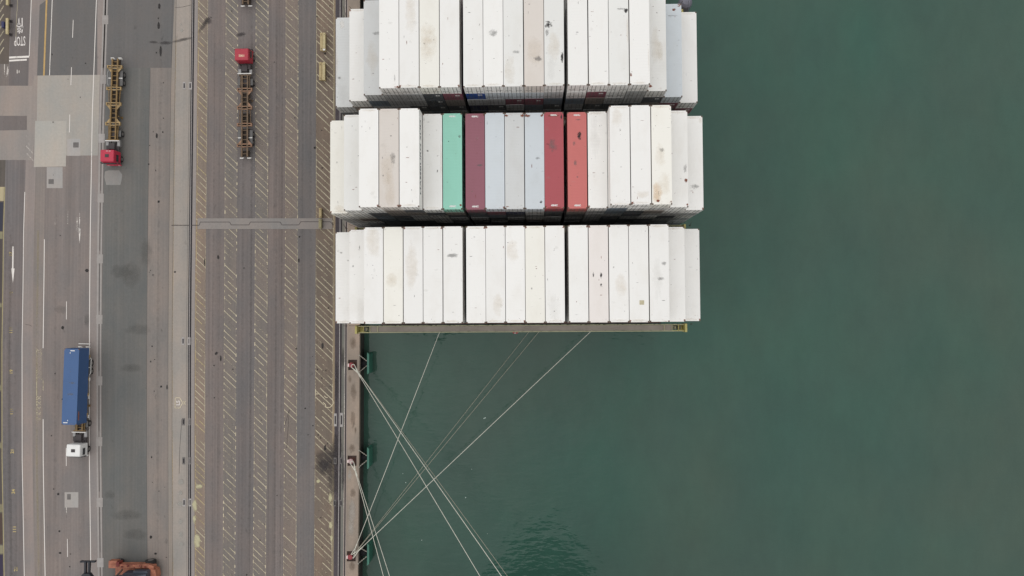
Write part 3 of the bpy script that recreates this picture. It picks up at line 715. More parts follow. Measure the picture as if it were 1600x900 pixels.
# roof stains: (u across -1..1, v along -1..1 (+ = away), ru, rv metres, kind)
ST = {('lower', 7): [(0, .40, 1.1, .42, 'smudge')],
      ('lower', 14): [(.25, -.03, .22, .6, 'black'), (.25, -.22, .2, .25, 'black'), (-.55, -.02, .18, .5, 'black')],
      ('lower', 1): [(.4, .38, .3, .2, 'smudge'), (-.4, .55, .3, .15, 'smudge')], ('lower', 2): [(.1, .62, .12, .5, 'smudge')],
      ('lower', 17): [(.2, -.12, .8, .35, 'smudge'), (.5, .2, .5, .4, 'smudge')], ('lower', 4): [(-.2, -.1, .9, 1.5, 'tan'), (.6, -.84, .1, .1, 'black')],
      ('upper', 12): [(-.6, .25, .7, .7, 'black'), (-.7, .1, .4, .8, 'smudge'), (.8, -.42, .3, 1.2, 'black'), (0, -.2, .9, 2.4, 'tan')],
      ('upper', 15): [(.75, .52, .5, .5, 'black'), (.3, .55, .9, .2, 'smudge'), (.9, .1, .12, 2.5, 'tan')], ('upper', 11): [(0, -.3, 1.1, 2.5, 'tan'), (.4, -.45, .7, .5, 'smudge')],
      ('upper', 3): [(.4, .3, .9, .35, 'smudge'), (0, -.55, .2, .06, 'black')], ('upper', 17): [(.4, -.2, .4, 1.8, 'tan'), (-.7, -.9, .4, .25, 'rust')], ('upper', 9): [(0, .1, .9, .7, 'smudge')], ('upper', 10): [(.3, -.3, .7, .35, 'smudge')],
      ('upper', 18): [(.2, .88, .35, .3, 'rust'), (.75, .98, .3, .3, 'rust'), (0, .75, 1.0, .15, 'smudge')], ('upper', 1): [(-.3, .86, .4, .8, 'pale'), (-.9, 0, .12, 5, 'tan'), (-.6, -.35, .3, .3, 'smudge')],
      ('upper', 4): [(.6, -.8, .15, .6, 'smudge'), (.8, -.98, .4, .2, 'rust')], ('upper', 6): [(.1, -.1, 1.0, 3, 'tan')], ('upper', 16): [(-.9, -.8, .2, .3, 'rust'), (.9, -.5, .1, 2.5, 'tan')],
      ('middle', 4): [(.4, 0, .5, 1.3, 'smudge'), (.2, .45, .15, .12, 'black'), (-.2, -.2, 1, 3, 'tan')], ('middle', 6): [(-.5, .23, .22, .22, 'black'), (.5, -.2, .16, .32, 'black'), (.5, .12, .1, .1, 'black'), (.9, 0, .12, 3.5, 'tan')],
      ('middle', 7): [(.75, .52, .28, .3, 'smudge'), (-.4, .42, .1, .12, 'black'), (.85, -.92, .25, .2, 'rust'), (.4, .97, .2, .12, 'black')], ('middle', 8): [(.5, -.08, .6, .2, 'smudge')],
      ('middle', 10): [(-.85, .95, .4, .2, 'rust'), (.85, .95, .4, .3, 'rust'), (-.75, -.96, .3, .15, 'rust')], ('middle', 11): [(-.75, .95, .6, .3, 'rust'), (.8, .95, .3, .3, 'rust'), (.65, -.86, .3, .35, 'black'), (.3, .05, .5, .3, 'smudge')],
      ('middle', 12): [(0, .93, 1.0, .14, 'rust'), (.8, .9, .2, .5, 'black'), (-.1, .3, .8, 1.2, 'smudge'), (0, -.99, 1.1, .12, 'rust')], ('middle', 13): [(.25, .52, .4, .9, 'black'), (.2, .85, .6, .12, 'smudge'), (-.3, .35, .3, .4, 'smudge'), (-.2, -.05, .3, .6, 'smudge'), (0, -.35, .2, .2, 'smudge')],
      ('middle', 15): [(0, -.98, 1.1, .25, 'tan')], ('middle', 16): [(-.9, -.97, .5, .2, 'rust'), (.2, -.8, 1, .6, 'tan')], ('middle', 17): [(-.5, -.78, .8, 1.6, 'orange'), (-.4, -.93, .3, .25, 'rust'), (.2, -.6, 1, 2.0, 'tan'), (0, .1, .5, .4, 'smudge'), (.9, -.95, .2, .2, 'rust')],
      ('middle', 18): [(.8, -.45, .3, .35, 'rust'), (.7, -.2, .4, .8, 'smudge'), (-.8, .75, .3, .8, 'smudge'), (.9, -.95, .2, .2, 'rust')], ('middle', 19): [(.1, -.5, .9, .5, 'smudge'), (.8, .9, .3, .6, 'tan')], ('middle', 1): [(-.3, .1, .25, .25, 'smudge'), (0, -.9, .9, .6, 'tan')]}
STM = {'faint': stain_mat('faint_grime', (196, 192, 184), .3, .9, .8, .16), 'smudge': stain_mat('grey_smudge', (120, 118, 116), .38, .62, 1.6, .45), 'black': stain_mat('black_mark', (44, 40, 40), .42, .58, 3.2, .85), 'tan': stain_mat('tan_weathering', (222, 206, 184), .3, .9, .9, .35),
       'rust': stain_mat('rust_stain', (128, 66, 40), .34, .52, 3.0, .85), 'orange': stain_mat('orange_rust_bloom', (228, 196, 158), .2, .75, .8, .7), 'pale': stain_mat('pale_repaint', (236, 232, 226), .2, .5, 1.0, .8)}
def stained_roof(items):
    bm = roof_mesh(); lay = bm.verts.layers.float.new('a')
    for v in bm.verts: v[lay] = 0
    bm.faces.ensure_lookup_table(); n0 = len(bm.faces); kinds = []; z = CH_ + .0015
    for u, v, ru, rv, kd in items:
        a = len(bm.faces); cx, cy = u * 1.2, v * 6.05
        stain_fan(bm, 0, 0, ru * (1.2 if kd == 'tan' else 1), rv, z, jag=.08 if kd in ('tan', 'orange') else .25, lay=lay); z += .001
        bm.verts.ensure_lookup_table(); new = bm.verts[-57:]
        for q in new:
            q.co.x = max(-1.19, min(1.19, q.co.x + cx)); q.co.y = max(-6.02, min(6.02, q.co.y + cy))
        bm.faces.ensure_lookup_table()
        k = kd
        if k not in kinds: kinds.append(k)
        for f in bm.faces[a:]: f.material_index = 1 + kinds.index(k)
    me = bpy.data.meshes.new('roof'); bm.to_mesh(me); bm.free()
    for m_ in [CP] + [STM[k] for k in kinds]: me.materials.append(m_)
    return me
white_letter = plain('white_lettering', (225, 222, 218), .6, var=.03)
def colx(i):
    if i < 7: return -26.32 + CW / 2 + 2.51 * i
    if i < 12: return -8.38 + CW / 2 + 2.485 * (i - 7)
    return 4.46 + CW / 2 + 2.52 * (i - 12)
first = True; ncont = 0
lowbm = BM()
for rn in ('upper', 'middle', 'lower'):
    rd = ROWS[rn]
    for i in range(19):
        nt = rd['tiers'][i]; jx = random.uniform(-.02, .02); seq = LOW.get((rn, i + 1))
        for k in range(nt):
            z = BASE + (nt - 1 - k) * CH_
            x = colx(i) + jx + random.uniform(-.008, .008); y = rd['y'] + random.uniform(-.03, .03)
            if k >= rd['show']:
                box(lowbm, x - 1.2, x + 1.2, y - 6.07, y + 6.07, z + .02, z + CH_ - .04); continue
            if first: o = proto; first = False
            elif k == 0: o = dup(proto)
            else: o = dup(low)
            if k == 0 and o is proto:
                low = dup(proto)
                for c_ in list(low.children):
                    if c_.name.startswith('corner_casting'): bpy.data.objects.remove(c_)
            o.location = (x, y, z)
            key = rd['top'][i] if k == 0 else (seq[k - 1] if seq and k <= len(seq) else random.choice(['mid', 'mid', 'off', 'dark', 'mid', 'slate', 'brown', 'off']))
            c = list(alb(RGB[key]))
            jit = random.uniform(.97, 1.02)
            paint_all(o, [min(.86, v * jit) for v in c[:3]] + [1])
            where = '%s stack from the quay, %s row' % (ORD[i], rn)
            if k == 0:
                lab = '%s container %s topping %s' % (WORD[key], NOTE.get((rn, i + 1), ''), where)
                its = list(ST.get((rn, i + 1), []))
                if not its or random.random() < .5:
                    for _ in range(random.randint(0, 2)):
                        a_, b_ = random.uniform(.12, .5), random.uniform(.06, .4)
                        its.append((random.uniform(-.8, .8), random.uniform(-.9, .9), a_, b_, random.choice(['smudge', 'faint', 'black']) if a_ * b_ < .04 else 'faint'))
                    its.append((random.choice((-.95, .95)), random.choice((-.97, .97)), .25, .15, 'rust'))
                if random.random() < .35 and key in ('w', 'off', 'cream', 'grey', 'beige'):
                    its.append((random.uniform(-.5, .5), random.uniform(-.8, .8), random.uniform(.7, 1.1), random.uniform(1.6, 4), random.choice(['faint', 'tan'])))
                for _ in range(random.randint(2, 5)):
                    a_, b_ = (random.uniform(.05, .35), random.uniform(.025, .06)) if random.random() < .7 else (random.uniform(.03, .07), random.uniform(.1, .4))
                    its.append((random.uniform(-.9, .9), random.uniform(-.97, .97), a_, b_, random.choice(['smudge', 'black', 'rust', 'smudge'])))
                its += [(0, random.choice((-1, 1)) * .97, 1.15, .22, 'tan')] if key in ('w', 'off', 'cream') else []
                for ch in o.children:
                    if ch.name.startswith('roof'): ch.data = stained_roof(its)
            else:
                lab = '%s container, %s from top, %s' % (WORD[key], ORD[k], where)
            tag(o, ' '.join(lab.split()), 'container', 'containers stacked on the ship'); ncont += 1
            # markings
            if k == 0 and key in ('green', 'maroon', 'red', 'coral'):
                for sy in (-1, 1):
                    me = text_mesh('40HC', .42, .03); me.materials.clear(); me.materials.append(white_letter)
                    t_ = bpy.data.objects.new('lettering', me); COL.objects.link(t_); t_.parent = o; t_.location = (0, sy * 5.72, CH_ + .004); t_.scale = (.8, .75, 1)
            if k > 0 and key in ('maroon', 'blue', 'dark', 'red') and k < 4 and rn == 'upper':
                bm = BM()
                for q in (.3, .62): box(bm, q, q + .24, -CL / 2 + .012, -CL / 2 + .03, 1.75, 2.15)
                link_mesh('placard', bm, white_letter, o)
            if rn == 'lower' and i == 15 and k == 0:
                bm = BM(); box(bm, .05, .62, -3.9, -3.35, CH_ - .003, CH_ + .01); link_mesh('placard', bm, plain('tan_plate', (190, 180, 150), .7, var=.2, scale=8), o)
            if rn == 'middle' and i == 4 and k == 0:
                me = text_mesh('HAMBURG SÜD', 1.35, .03); me.materials.clear(); me.materials.append(plain('dark_blue_lettering', (70, 72, 84), .6))
                t_ = bpy.data.objects.new('lettering', me); COL.objects.link(t_); t_.parent = o
                t_.matrix_local = Matrix.Translation((CW / 2 - .026, .3, 1.5)) @ Matrix.Rotation(R(-90), 4, 'Z') @ Matrix.Rotation(R(90), 4, 'X') @ Matrix.Rotation(R(180), 4, 'Y') @ Matrix.Diagonal((-1, 1, 1, 1)).inverted() if False else \
                    Matrix(((0, 0, 1, CW / 2 - .026), (1, 0, 0, .3), (0, 1, 0, 1.5), (0, 0, 0, 1)))
bpy.data.objects.remove(low, do_unlink=True) if not low.children else None
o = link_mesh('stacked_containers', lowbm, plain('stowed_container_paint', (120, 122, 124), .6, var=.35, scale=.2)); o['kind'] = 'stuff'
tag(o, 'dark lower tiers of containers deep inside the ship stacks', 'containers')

# remove the spare template tree if it is still there
def kill(o):
    for c_ in list(o.children): kill(c_)
    bpy.data.objects.remove(o)
kill(low)

# ================================================================== THE SHIP
YEL = plain('ship_yellow_paint', (190, 178, 108), .55, var=.15, scale=1)
YEL2 = plain('ship_yellow_rail', (178, 174, 140), .55, var=.12, scale=1)
DECKM = plain('lashing_walkway', (158, 147, 136), .75, var=.12, scale=.6)
GREYST = plain('grey_ship_steel', (96, 94, 88), .6, var=.2)
HULLM = plain('black_hull_paint', (34, 38, 44), .5, var=.2)
DKM = plain('ship_deck_paint', (98, 74, 66), .7, var=.25)
ship = thing('container_ship', 'large container ship moored along the quay with its stern towards the open water', 'ship', (-2.1, 20, WZ))
def inship(name, bm, m, parent=None):
    o = link_mesh(name, bm, m)
    p = parent or ship
    o.parent = p
    if p is ship: o.matrix_parent_inverse = Matrix.Translation(ship.location).inverted()
    return o
ship.location = (-2.1, 20, WZ)
bm = BM()
xs_ = 23.9; yS, yN = -2.0, 90
prof = [(-2.1 - xs_ + 1.5, yS), (-2.1 + xs_ - 1.5, yS), (-2.1 + xs_, yS + 2), (-2.1 + xs_, yN), (-2.1 - xs_, yN), (-2.1 - xs_, yS + 2)]
prism(bm, prof, -10, 2.6)
inship('hull', bm, HULLM)
bm = BM(); prism(bm, [(a * .998 - .004, b + (.05 if b < 0 else -.05)) for a, b in prof], 2.603, 2.7); inship('deck', bm, DKM)
for y0, y1 in ((-1.2, 10.6), (13.1, 24.9), (27.8, 39.6), (42.4, 54)):
    bm = BM(); box(bm, -25.2, 21.0, y0, y1, 2.72, BASE - .02); inship('hatch_cover', bm, GREYST)
def lashing_bridge(yc, zt, full=True, w=.84):
    bm = BM(); xl, xr = -24.6, 21.0; y0, y1 = yc - w / 2, yc + w / 2
    box(bm, xl + 1.9, xr - 1.9, y0 + .07, y1 - .07, zt - .08, zt)                         # walkway plate
    lb = inship('lashing_bridge', bm, DECKM)
    def sub(name, bm_, m_):
        o = link_mesh(name, bm_, m_); o.parent = lb; o.matrix_parent_inverse = Matrix.Identity(4); return o
    bm = BM()
    for yy_ in (y0 - .02, y1 + .02): box(bm, xl + .6, xr - .6, yy_ - .06, yy_ + .06, zt - .3, zt + .02)
    for yy_ in (y0 - .02, y1 + .02):
        for zz in (.55, 1.1): bar(bm, (xl + .5, yy_, zt + zz), (xr - .5, yy_, zt + zz), .055, .055)
        k = 0; x = xl + .5
        while x < xr - .4: bar(bm, (x, yy_, zt - .1), (x + .001, yy_, zt + 1.1), .06, .06); x += 1.26
    for xq in (xl + 1.85, xl + 2.9, xr - 1.97, xr - 3.02): box(bm, xq, xq + .12, y0 - .05, y1 + .05, zt + .02, zt + .12)
    sub('railing', bm, YEL2)
    for s, xe in ((1, xl), (-1, xr)):
        bm = BM()
        box(bm, *sorted((xe, xe + s * .28)), y0 - .16, y1 + .16, zt - 1.5, zt + 1.0)
        box(bm, *sorted((xe + s * .28, xe + s * .95)), y0 - .05, y1 + .05, zt - 1.3, zt - 1.2)
        box(bm, *sorted((xe + s * .95, xe + s * 1.05)), y0 - .05, y1 + .05, zt - .3, zt + .1)
        for yy_ in (y0, y1): box(bm, *sorted((xe + s * .28, xe + s * 1.9)), yy_ - .05, yy_ + .05, zt - .3, zt + .06)
        bar(bm, (xe + s * .3, y0, zt - .6), (xe + s * .9, y0, zt + .0), .1, .1); bar(bm, (xe + s * .3, y1, zt - .6), (xe + s * .9, y1, zt + .0), .1, .1)
        sub('end_frame', bm, YEL)
        bm = BM()
        for yy_ in (yc - .2, yc + .2): bar(bm, (xe + s * 1.5, yy_, 2.7), (xe + s * 1.5, yy_ + .001, zt + .9), .05, .05)
        z = 3.0
        while z < zt + .8: bar(bm, (xe + s * 1.5, yc - .2, z), (xe + s * 1.5, yc + .2, z), .03, .03); z += .3
        sub('ladder', bm, YEL2)
    bm = BM()
    for x in [xl + 1.2 + j * 3.35 for j in range(14)]: box(bm, x - .16, x + .16, yc - .28, yc + .28, 2.7, zt - .1)
    for zz in (7.5, 12.2, 16.5): box(bm, xl + 1, xr - 1, yc - .35, yc + .35, zz, zz + .1)
    sub('support_posts', bm, GREYST)
    bm = BM()
    for i in range(19):
        for d in (-.95, .95):
            x = colx(i) + d
            for yy_, s in ((y1 + .06, 1), (y0 - .06, -1)):
                if full or s > 0:
                    bar(bm, (x, yy_, zt - .2), (x - d * .6, yy_ + s * .12, zt + 4.0), .035, .035); box(bm, x - .1, x + .1, yy_ - .04, yy_ + .06, zt - .25, zt + .1)
    sub('lashing_rods', bm, plain('lashing_rod_steel', (70, 58, 44), .7, .3))
    return lb
lashing_bridge(-2.32, 20.0, False)
lashing_bridge(11.38, 20.0, w=.66); lashing_bridge(26.35, 20.0, w=.8); lashing_bridge(41.0, 20.0, w=.9)
# ring buoy on the stern rail, drum vent at the far side
bm = BM()
p = P(805.5, 518.5, 19.2)
r_ = bmesh.ops.create_cone(bm, cap_ends=False, segments=20, radius1=.42, radius2=.42, depth=.14); bmesh.ops.transform(bm, matrix=Matrix.Translation(p) @ Matrix.Rotation(R(70), 4, 'X'), verts=r_['verts'])
bm.free(); bm = BM()
NT = 20
for i in range(NT):
    a, b = 2 * math.pi * i / NT, 2 * math.pi * (i + 1) / NT
    f = lambda t: (p.x + .36 * math.cos(t), p.y - .02 - .14 * math.sin(t), p.z + .33 * math.sin(t))
    cyl(bm, f(a), f(b), .085, n=8, mi=(1 if i % 5 == 0 else 0))
tag(link_mesh('ring_buoy', bm, [plain('buoy_red', (190, 70, 84), .5), white_letter], smooth=True), 'small red ring buoy hung on the stern walkway rail', 'ring buoy')
bm = BM(); p = P(1072, 2, 21); lathe(bm, [(.95, 18.5), (.95, 20.4), (.85, 20.9), (.55, 21.2), (.1, 21.3)], p.x, p.y)
inship('ventilator', bm, plain('vent_grey_paint', (112, 110, 120), .5))

# ================================================================== BOLLARDS, FENDERS, ROPES
RED = plain('bollard_red_paint', (150, 62, 66), .5, var=.25, scale=3); RUST = plain('rusty_cast_iron', (84, 52, 42), .8, var=.3, scale=4)
for k, (y, lb) in enumerate(zip(BY, ('highest of the three bollards, red with whitish highlight painted on its back, three ropes', 'middle bollard of the three, pale head, two ropes', 'lowest of the three bollards, red head holding four ropes'))):
    p = G(551.0, y); t = thing('mooring_bollard', lb, 'bollard', (p.x, p.y, .03), 0, 'mooring bollards in the quay coping')
    bm = BM(); box(bm, -.5, .55, -.5, .5, 0, .08); lathe(bm, [(.36, .08), (.26, .2), (.24, .42), (.3, .55)], 0, 0); link_mesh('base', bm, RUST, t, True)
    bm = BM(); lathe(bm, [(.3, .55), (.4, .62), (.42, .72), (.34, .8), (.15, .84)], 0, 0)
    link_mesh('head', bm, RED if k != 1 else plain('pale_bollard_paint', (190, 160, 158), .5, var=.3, scale=6), t, True)  # middle head paler than the other two
    bm = BM(); box(bm, -.62, -.36, -.26, .26, .3, .74, bev=.05); link_mesh('horn', bm, plain('highlight_white_horn', (226, 206, 200), .5), t)  # whitish highlight of the bollard put into the horn's colour
GRN = plain('fender_green_paint', (58, 114, 96), .5, var=.15, scale=1)
CHN = plain('galvanised_chain', (150, 144, 132), .5, .3)
RUB = plain('fender_rubber', (28, 28, 30), .8)
for y, lb in ((568, 'highest of the three green fender panels, beside the top bollard'), (716.5, 'middle green fender panel beside the middle bollard'), (867, 'lowest green fender panel, beside the four-rope bollard')):
    p = G(562, y); t = thing('quay_fender', lb, 'fender', (p.x, p.y, -1.8), 0, 'green fenders on the quay wall')
    xf = P(573.0, y).x - p.x
    bm = BM(); hl = 1.75
    prism(bm, [(xf, -hl), (xf + .12, -hl), (xf + .34, -hl + .25), (xf + .34, hl - .25), (xf + .12, hl), (xf, hl)], -1.5, 1.55); link_mesh('panel', bm, GRN, t)
    bm = BM(); cyl(bm, (-.02, 0, 0), (xf, 0, 0), .75, .5, 18); link_mesh('rubber_cone', bm, RUB, t, True)
    for s in (-1, 1):
        bm = BM(); a, b = Vector((.02, s * 1.35, 1.9)), Vector((xf, s * .32, 1.3))
        for i in range(9):
            q0, q1 = a.lerp(b, i / 9), a.lerp(b, (i + 1.15) / 9); bar(bm, q0, q1, .16 if i % 2 else .07, .07 if i % 2 else .16)
        bar(bm, a + Vector((-.12, 0, 0)), a + Vector((.12, 0, 0)), .22, .3)
        link_mesh('chain', bm, CHN, t)
ROPE = plain('pale_rope', (214, 210, 196), .8, var=.1, scale=3); ROPE2 = plain('grey_rope', (158, 152, 136), .8, var=.1, scale=3)  # second tone is a darker grey for the fainter ropes
def rope(a, b, r, m, lab, sag, group, eye=True):
    a, b = Vector(a), Vector(b); bm = BM(); N = 26; rings = []
    d = (b - a).normalized(); s = d.cross(Vector((0, 0, 1))).normalized(); u = s.cross(d)
    for i in range(N + 1):
        t = i / N; c = a.lerp(b, t) - Vector((0, 0, 4 * sag * t * (1 - t)))
        rings.append([bm.verts.new(c + (s * math.cos(w) + u * math.sin(w)) * r) for w in [2 * math.pi * j / 7 for j in range(7)]])
    for p_, q_ in zip(rings, rings[1:]):
        for j in range(7): bm.faces.new((p_[j], p_[(j + 1) % 7], q_[(j + 1) % 7], q_[j]))
    if eye:      # eye splice: two strands round the bollard
        h = Vector((d.x, d.y, 0)).normalized(); sd_ = Vector((-h.y, h.x, 0)); c0 = a - h * 1.5
        e0 = a
        for k_ in (-1, 1): cyl(bm, e0, c0 + h * .1 + sd_ * .3 * k_ + Vector((0, 0, .0)), r * 1.25, n=7)
        cyl(bm, e0 - d * .2, e0 + d * .9, r * 1.7, n=7)
        for i in range(8):
            w0, w1 = math.pi * (i / 8 - .5), math.pi * ((i + 1) / 8 - .5)
            f = lambda w: c0 + h * .1 - h * .32 * math.cos(w) + sd_ * .3 * math.sin(w)
            cyl(bm, f(w0), f(w1), r * 1.25, n=7)
    o = link_mesh('mooring_rope', bm, m, None, True); tag(o, lab, 'rope', group)
def bol(k, dx, dy, z=.62):
    p = G(551.0, BY[k]); return Vector((p.x + .25, p.y, z))
def from_bollard(k, px, py, z):
    """straight rope from bollard k to the ship point seen at px, py at height z; starts at its eye splice"""
    b = P(px, py, z); a = bol(k, 0, 0); h = Vector((b.x - a.x, b.y - a.y, 0)).normalized()
    t = 1.6 / (Vector((b.x - a.x, b.y - a.y, 0)).length)
    return a.lerp(b, t), b
g1, g2 = 'ropes from the moored ship to the lowest bollard', 'ropes running out of the bottom of the photo'
for k, px, py, z, r, m_, lab, g in [
    (2, 690.5, 509.5, 2.2, .055, ROPE, 'steepest rope from the lowest bollard to the ship stern', g1),
    (2, 833.5, 509.5, 2.2, .040, ROPE2, 'upper thin grey rope of a close pair from lowest bollard to the stern', g1),
    (2, 849.5, 509.5, 2.2, .045, ROPE2, 'lower thin grey rope of a close pair from lowest bollard to the stern', g1),
    (2, 932.0, 509.5, 2.2, .060, ROPE, 'flattest bright rope from the lowest bollard to the right of the stern', g1),
    (0, 809, 1000, 17, .055, ROPE, 'left one of three ropes running down right from the highest bollard', g2),
    (0, 853, 1000, 17, .060, ROPE, 'bright middle one of three ropes running down right from the highest bollard', g2),
    (0, 865, 1000, 17, .045, ROPE2, 'thin right one of three ropes running down right from the highest bollard', g2),
    (1, 664, 1150, 17, .055, ROPE, 'left one of two ropes running down from the middle bollard', g2),
    (1, 687, 1150, 17, .055, ROPE, 'right one of two ropes running down from the middle bollard', g2)]:
    a, b = from_bollard(k, px, py, z); rope(a, b, r * .85, m_, lab, .3, g)

# bow of the next ship, just outside the photo, mirrored in the water
nx = thing('moored_ship', 'dark bow of the next ship, seen mirrored in the rippled water at the bottom', 'ship', (2.0, -80, WZ))
bm = BM(); rows = []
for z, tip, hw, sh in ((-6, -51, .2, .9), (-1, -50.5, 1.0, .9), (4, -49, 3.0, 1.0), (10, -46.5, 6.5, 1.2), (17, -43.5, 9.5, 1.3), (20, -42.5, 10.5, 1.35)):
    r_ = []
    for s in (-1, 1):
        seq = []
        for t in (0, .08, .2, .4, .7, 1):
            y = tip - 42 * t; wx = min(24, (hw * 1.0) * (t / .2) ** .6 if t < .2 else hw + (24 - hw) * ((t - .2) / .5) ** .8 if t < .7 else 24)
            seq.append(bm.verts.new((2.0 + s * wx, y, z)))
        r_.append(seq)
    rows.append(r_)
for a, b in zip(rows, rows[1:]):
    for s in (0, 1):
        for i in range(5):
            f = (a[s][i], a[s][i + 1], b[s][i + 1], b[s][i]); bm.faces.new(f if s else f[::-1])
top = rows[-1]; bm.faces.new(top[0] + top[1][::-1][:-1]) if False else None
for i in range(5): bm.faces.new((top[0][i], top[0][i + 1], top[1][i + 1], top[1][i])) if i else bm.faces.new((top[0][0], top[0][1], top[1][1]))
bmesh.ops.remove_doubles(bm, verts=bm.verts, dist=.001)
o = link_mesh('hull', bm, HULLM); o.parent = nx; o.matrix_parent_inverse = Matrix.Translation(nx.location).inverted()

# ================================================================== TRUCKS
TYRE = plain('tyre_rubber', (40, 38, 38), .85); RIM = plain('wheel_rim', (130, 126, 122), .5, .4)
FRM = plain('truck_frame_dark', (66, 60, 60), .7); GLASS, gn, gl, gb = new_mat('windscreen_glass')
gb.inputs['Base Color'].default_value = (.02, .025, .03, 1); gb.inputs['Roughness'].default_value = .08
LAMP = plain('white_plate', (228, 224, 218), .5, var=.05)
TANK = plain('tank_aluminium', (150, 148, 146), .4, .4); MUD = plain('mudguard_grey', (100, 98, 96), .6)
def wheel(parent, x, y, w=.55, r=.5):
    bm = BM(); s = 1 if x > 0 else -1
    cyl(bm, (x - w / 2, y, r), (x + w / 2, y, r), r, n=20); t = link_mesh('wheel', bm, TYRE, parent)
    bm = BM(); cyl(bm, (x + s * w / 2, y, r), (x + s * (w / 2 + .03), y, r), r * .55, n=16); link_mesh('rim', bm, RIM, t)
def truck(label, cabm, frm, gus, loc, rz, roofbits, group, bols=(1.5, 5.1, 7.7, 11.0), guard=True):
    t = thing('container_truck', label, 'truck', loc, rz, group)
    # trailer: two long beams, cross members, wide bolsters with gussets
    bm = BM()
    for s in (-1, 1):
        bar(bm, (s * .46, .1, 1.28), (s * .46, 13.7, 1.28), .15, .32)
        bar(bm, (s * .46, .1, 1.45), (s * .46, 13.7, 1.45), .22, .03)
    y = .6
    while y < 13.6: box(bm, -.4, .4, y - .05, y + .05, 1.15, 1.33); y += .78
    for s in (-1, 1):
        bar(bm, (s * .98, bols[1] - .3, 1.22), (s * .85, bols[2] + .3, 1.22), .08, .14)
        bar(bm, (s * .8, 11.3, 1.25), (s * .74, 13.5, 1.25), .1, .14)
    box(bm, -1.0, 1.0, 13.55, 13.72, 1.16, 1.44)
    link_mesh('trailer_frame', bm, frm, t)
    for k, b in enumerate(bols):
        bm = BM(); box(bm, -1.22, -.56, b - .24, b - .12, 1.2, 1.5); box(bm, .56, 1.22, b - .24, b - .12, 1.2, 1.5); box(bm, -1.22, -.56, b + .12, b + .24, 1.2, 1.5); box(bm, .56, 1.22, b + .12, b + .24, 1.2, 1.5)
        box(bm, -.38, .38, b - .3, b - .16, 1.2, 1.47); box(bm, -.38, .38, b + .16, b + .3, 1.2, 1.47)
        for s in (-1, 1):
            box(bm, *sorted((s * 1.06, s * 1.24)), b - .26, b + .26, 1.18, 1.56)
            if k in (0, 2, 3):
                q = 1 if k < 2 else (-1 if k == 3 else 1)
                prism(bm, [(s * .57, b + q * .25), (s * 1.15, b + q * .25), (s * .57, b + q * .95)][::(1 if s * q > 0 else -1)], 1.36, 1.42)
        link_mesh('bolster', bm, gus, t)
    bm = BM()
    for yy_ in (2.6, 3.95): bar(bm, (-1.0, yy_, .5), (1.0, yy_, .5), .18, .18)
    for s in (-1, 1): box(bm, *sorted((s * .5, s * .62)), 2.0, 4.6, .6, 1.1)
    link_mesh('axle_group', bm, FRM, t)
    for s in (-1, 1):
        for yy_ in (2.6, 3.95): wheel(t, s * .92, yy_)
        bm = BM(); box(bm, *sorted((s * .62, s * 1.22)), 2.02, 4.55, 1.04, 1.09, bev=.02); mg = link_mesh('mudguard', bm, MUD, t)
        bm = BM(); box(bm, *sorted((s * .58, s * 1.18)), 3.22, 3.36, 1.1, 1.13); link_mesh('plate', bm, LAMP, mg)
        bm = BM(); box(bm, *sorted((s * .3, s * .95)), -.06, .06, .75, .95); box(bm, *sorted((s * .35, s * .9)), -.16, -.06, 1.0, 1.12); link_mesh('rear_plate', bm, LAMP, t)
        bm = BM(); box(bm, *sorted((s * .7, s * .82)), 9.6, 9.75, .1, 1.2); box(bm, *sorted((s * .6, s * .92)), 9.5, 9.85, .02, .1); link_mesh('landing_leg', bm, frm, t)
    if guard:
        bm = BM()
        pts = [(1.15, 1.9, 1.0), (1.32, 2.2, 1.05), (1.36, 3.2, 1.05), (1.32, 4.2, 1.05), (1.15, 4.6, 1.0)]
        for a, b in zip(pts, pts[1:]): bar(bm, a, b, .09, .12)
        link_mesh('side_guard', bm, TANK, t)
    bm = BM()
    for a_, b_ in ((.2, 1.2), (1.8, 4.8), (5.4, 7.4), (8.0, 10.7), (11.3, 13.4)):
        box(bm, -.7, .7, a_, b_, .84, .9)
        for s in (-1, 1): bar(bm, (s * .72, a_, 1.0), (s * .72, b_, 1.0), .07, .2)
    for y in (6.1, 6.9, 8.6, 9.3): cyl(bm, (-.36, y, 1.0), (.36, y, 1.0), .17, n=10)
    link_mesh('underframe', bm, plain('shade_brown_steel', (58, 48, 40), .75, var=.3, scale=2), t)  # dark plates, rails and tanks; shade between the beams put into their brown
    # tractor
    bm = BM()
    for s in (-1, 1): bar(bm, (s * .42, 11.2, .95), (s * .42, 17.5, .95), .12, .26)
    box(bm, -.6, .6, 12.0, 13.2, 1.0, 1.1); box(bm, -1.0, 1.0, 14.3, 15.6, .9, 1.15); box(bm, -.45, .45, 14.2, 15.2, 1.1, 1.6)
    bar(bm, (-.75, 15.3, 1.1), (-.75, 15.3, 2.3), .12, .12); box(bm, .5, .95, 14.6, 15.3, 1.15, 1.5)
    link_mesh('tractor_frame', bm, FRM, t)
    for s in (-1, 1):
        for yy_ in (12.5,): wheel(t, s * .92, yy_)
        wheel(t, s * 1.02, 16.7, .34)
        bm = BM(); box(bm, *sorted((s * .62, s * 1.2)), 12.0, 13.05, 1.03, 1.08, bev=.02); link_mesh('mudguard', bm, MUD, t)
    bm = BM(); box(bm, -1.15, 1.15, 13.78, 13.9, 1.3, 1.62); link_mesh('headboard', bm, LAMP, t)
    bm = BM(); box(bm, -1.16, -.66, 13.6, 14.7, .7, 1.25, bev=.06); link_mesh('fuel_tank', bm, TANK, t)
    bm = BM(); box(bm, .7, 1.15, 13.95, 14.6, .7, 1.3, bev=.04); link_mesh('battery_box', bm, TANK, t)
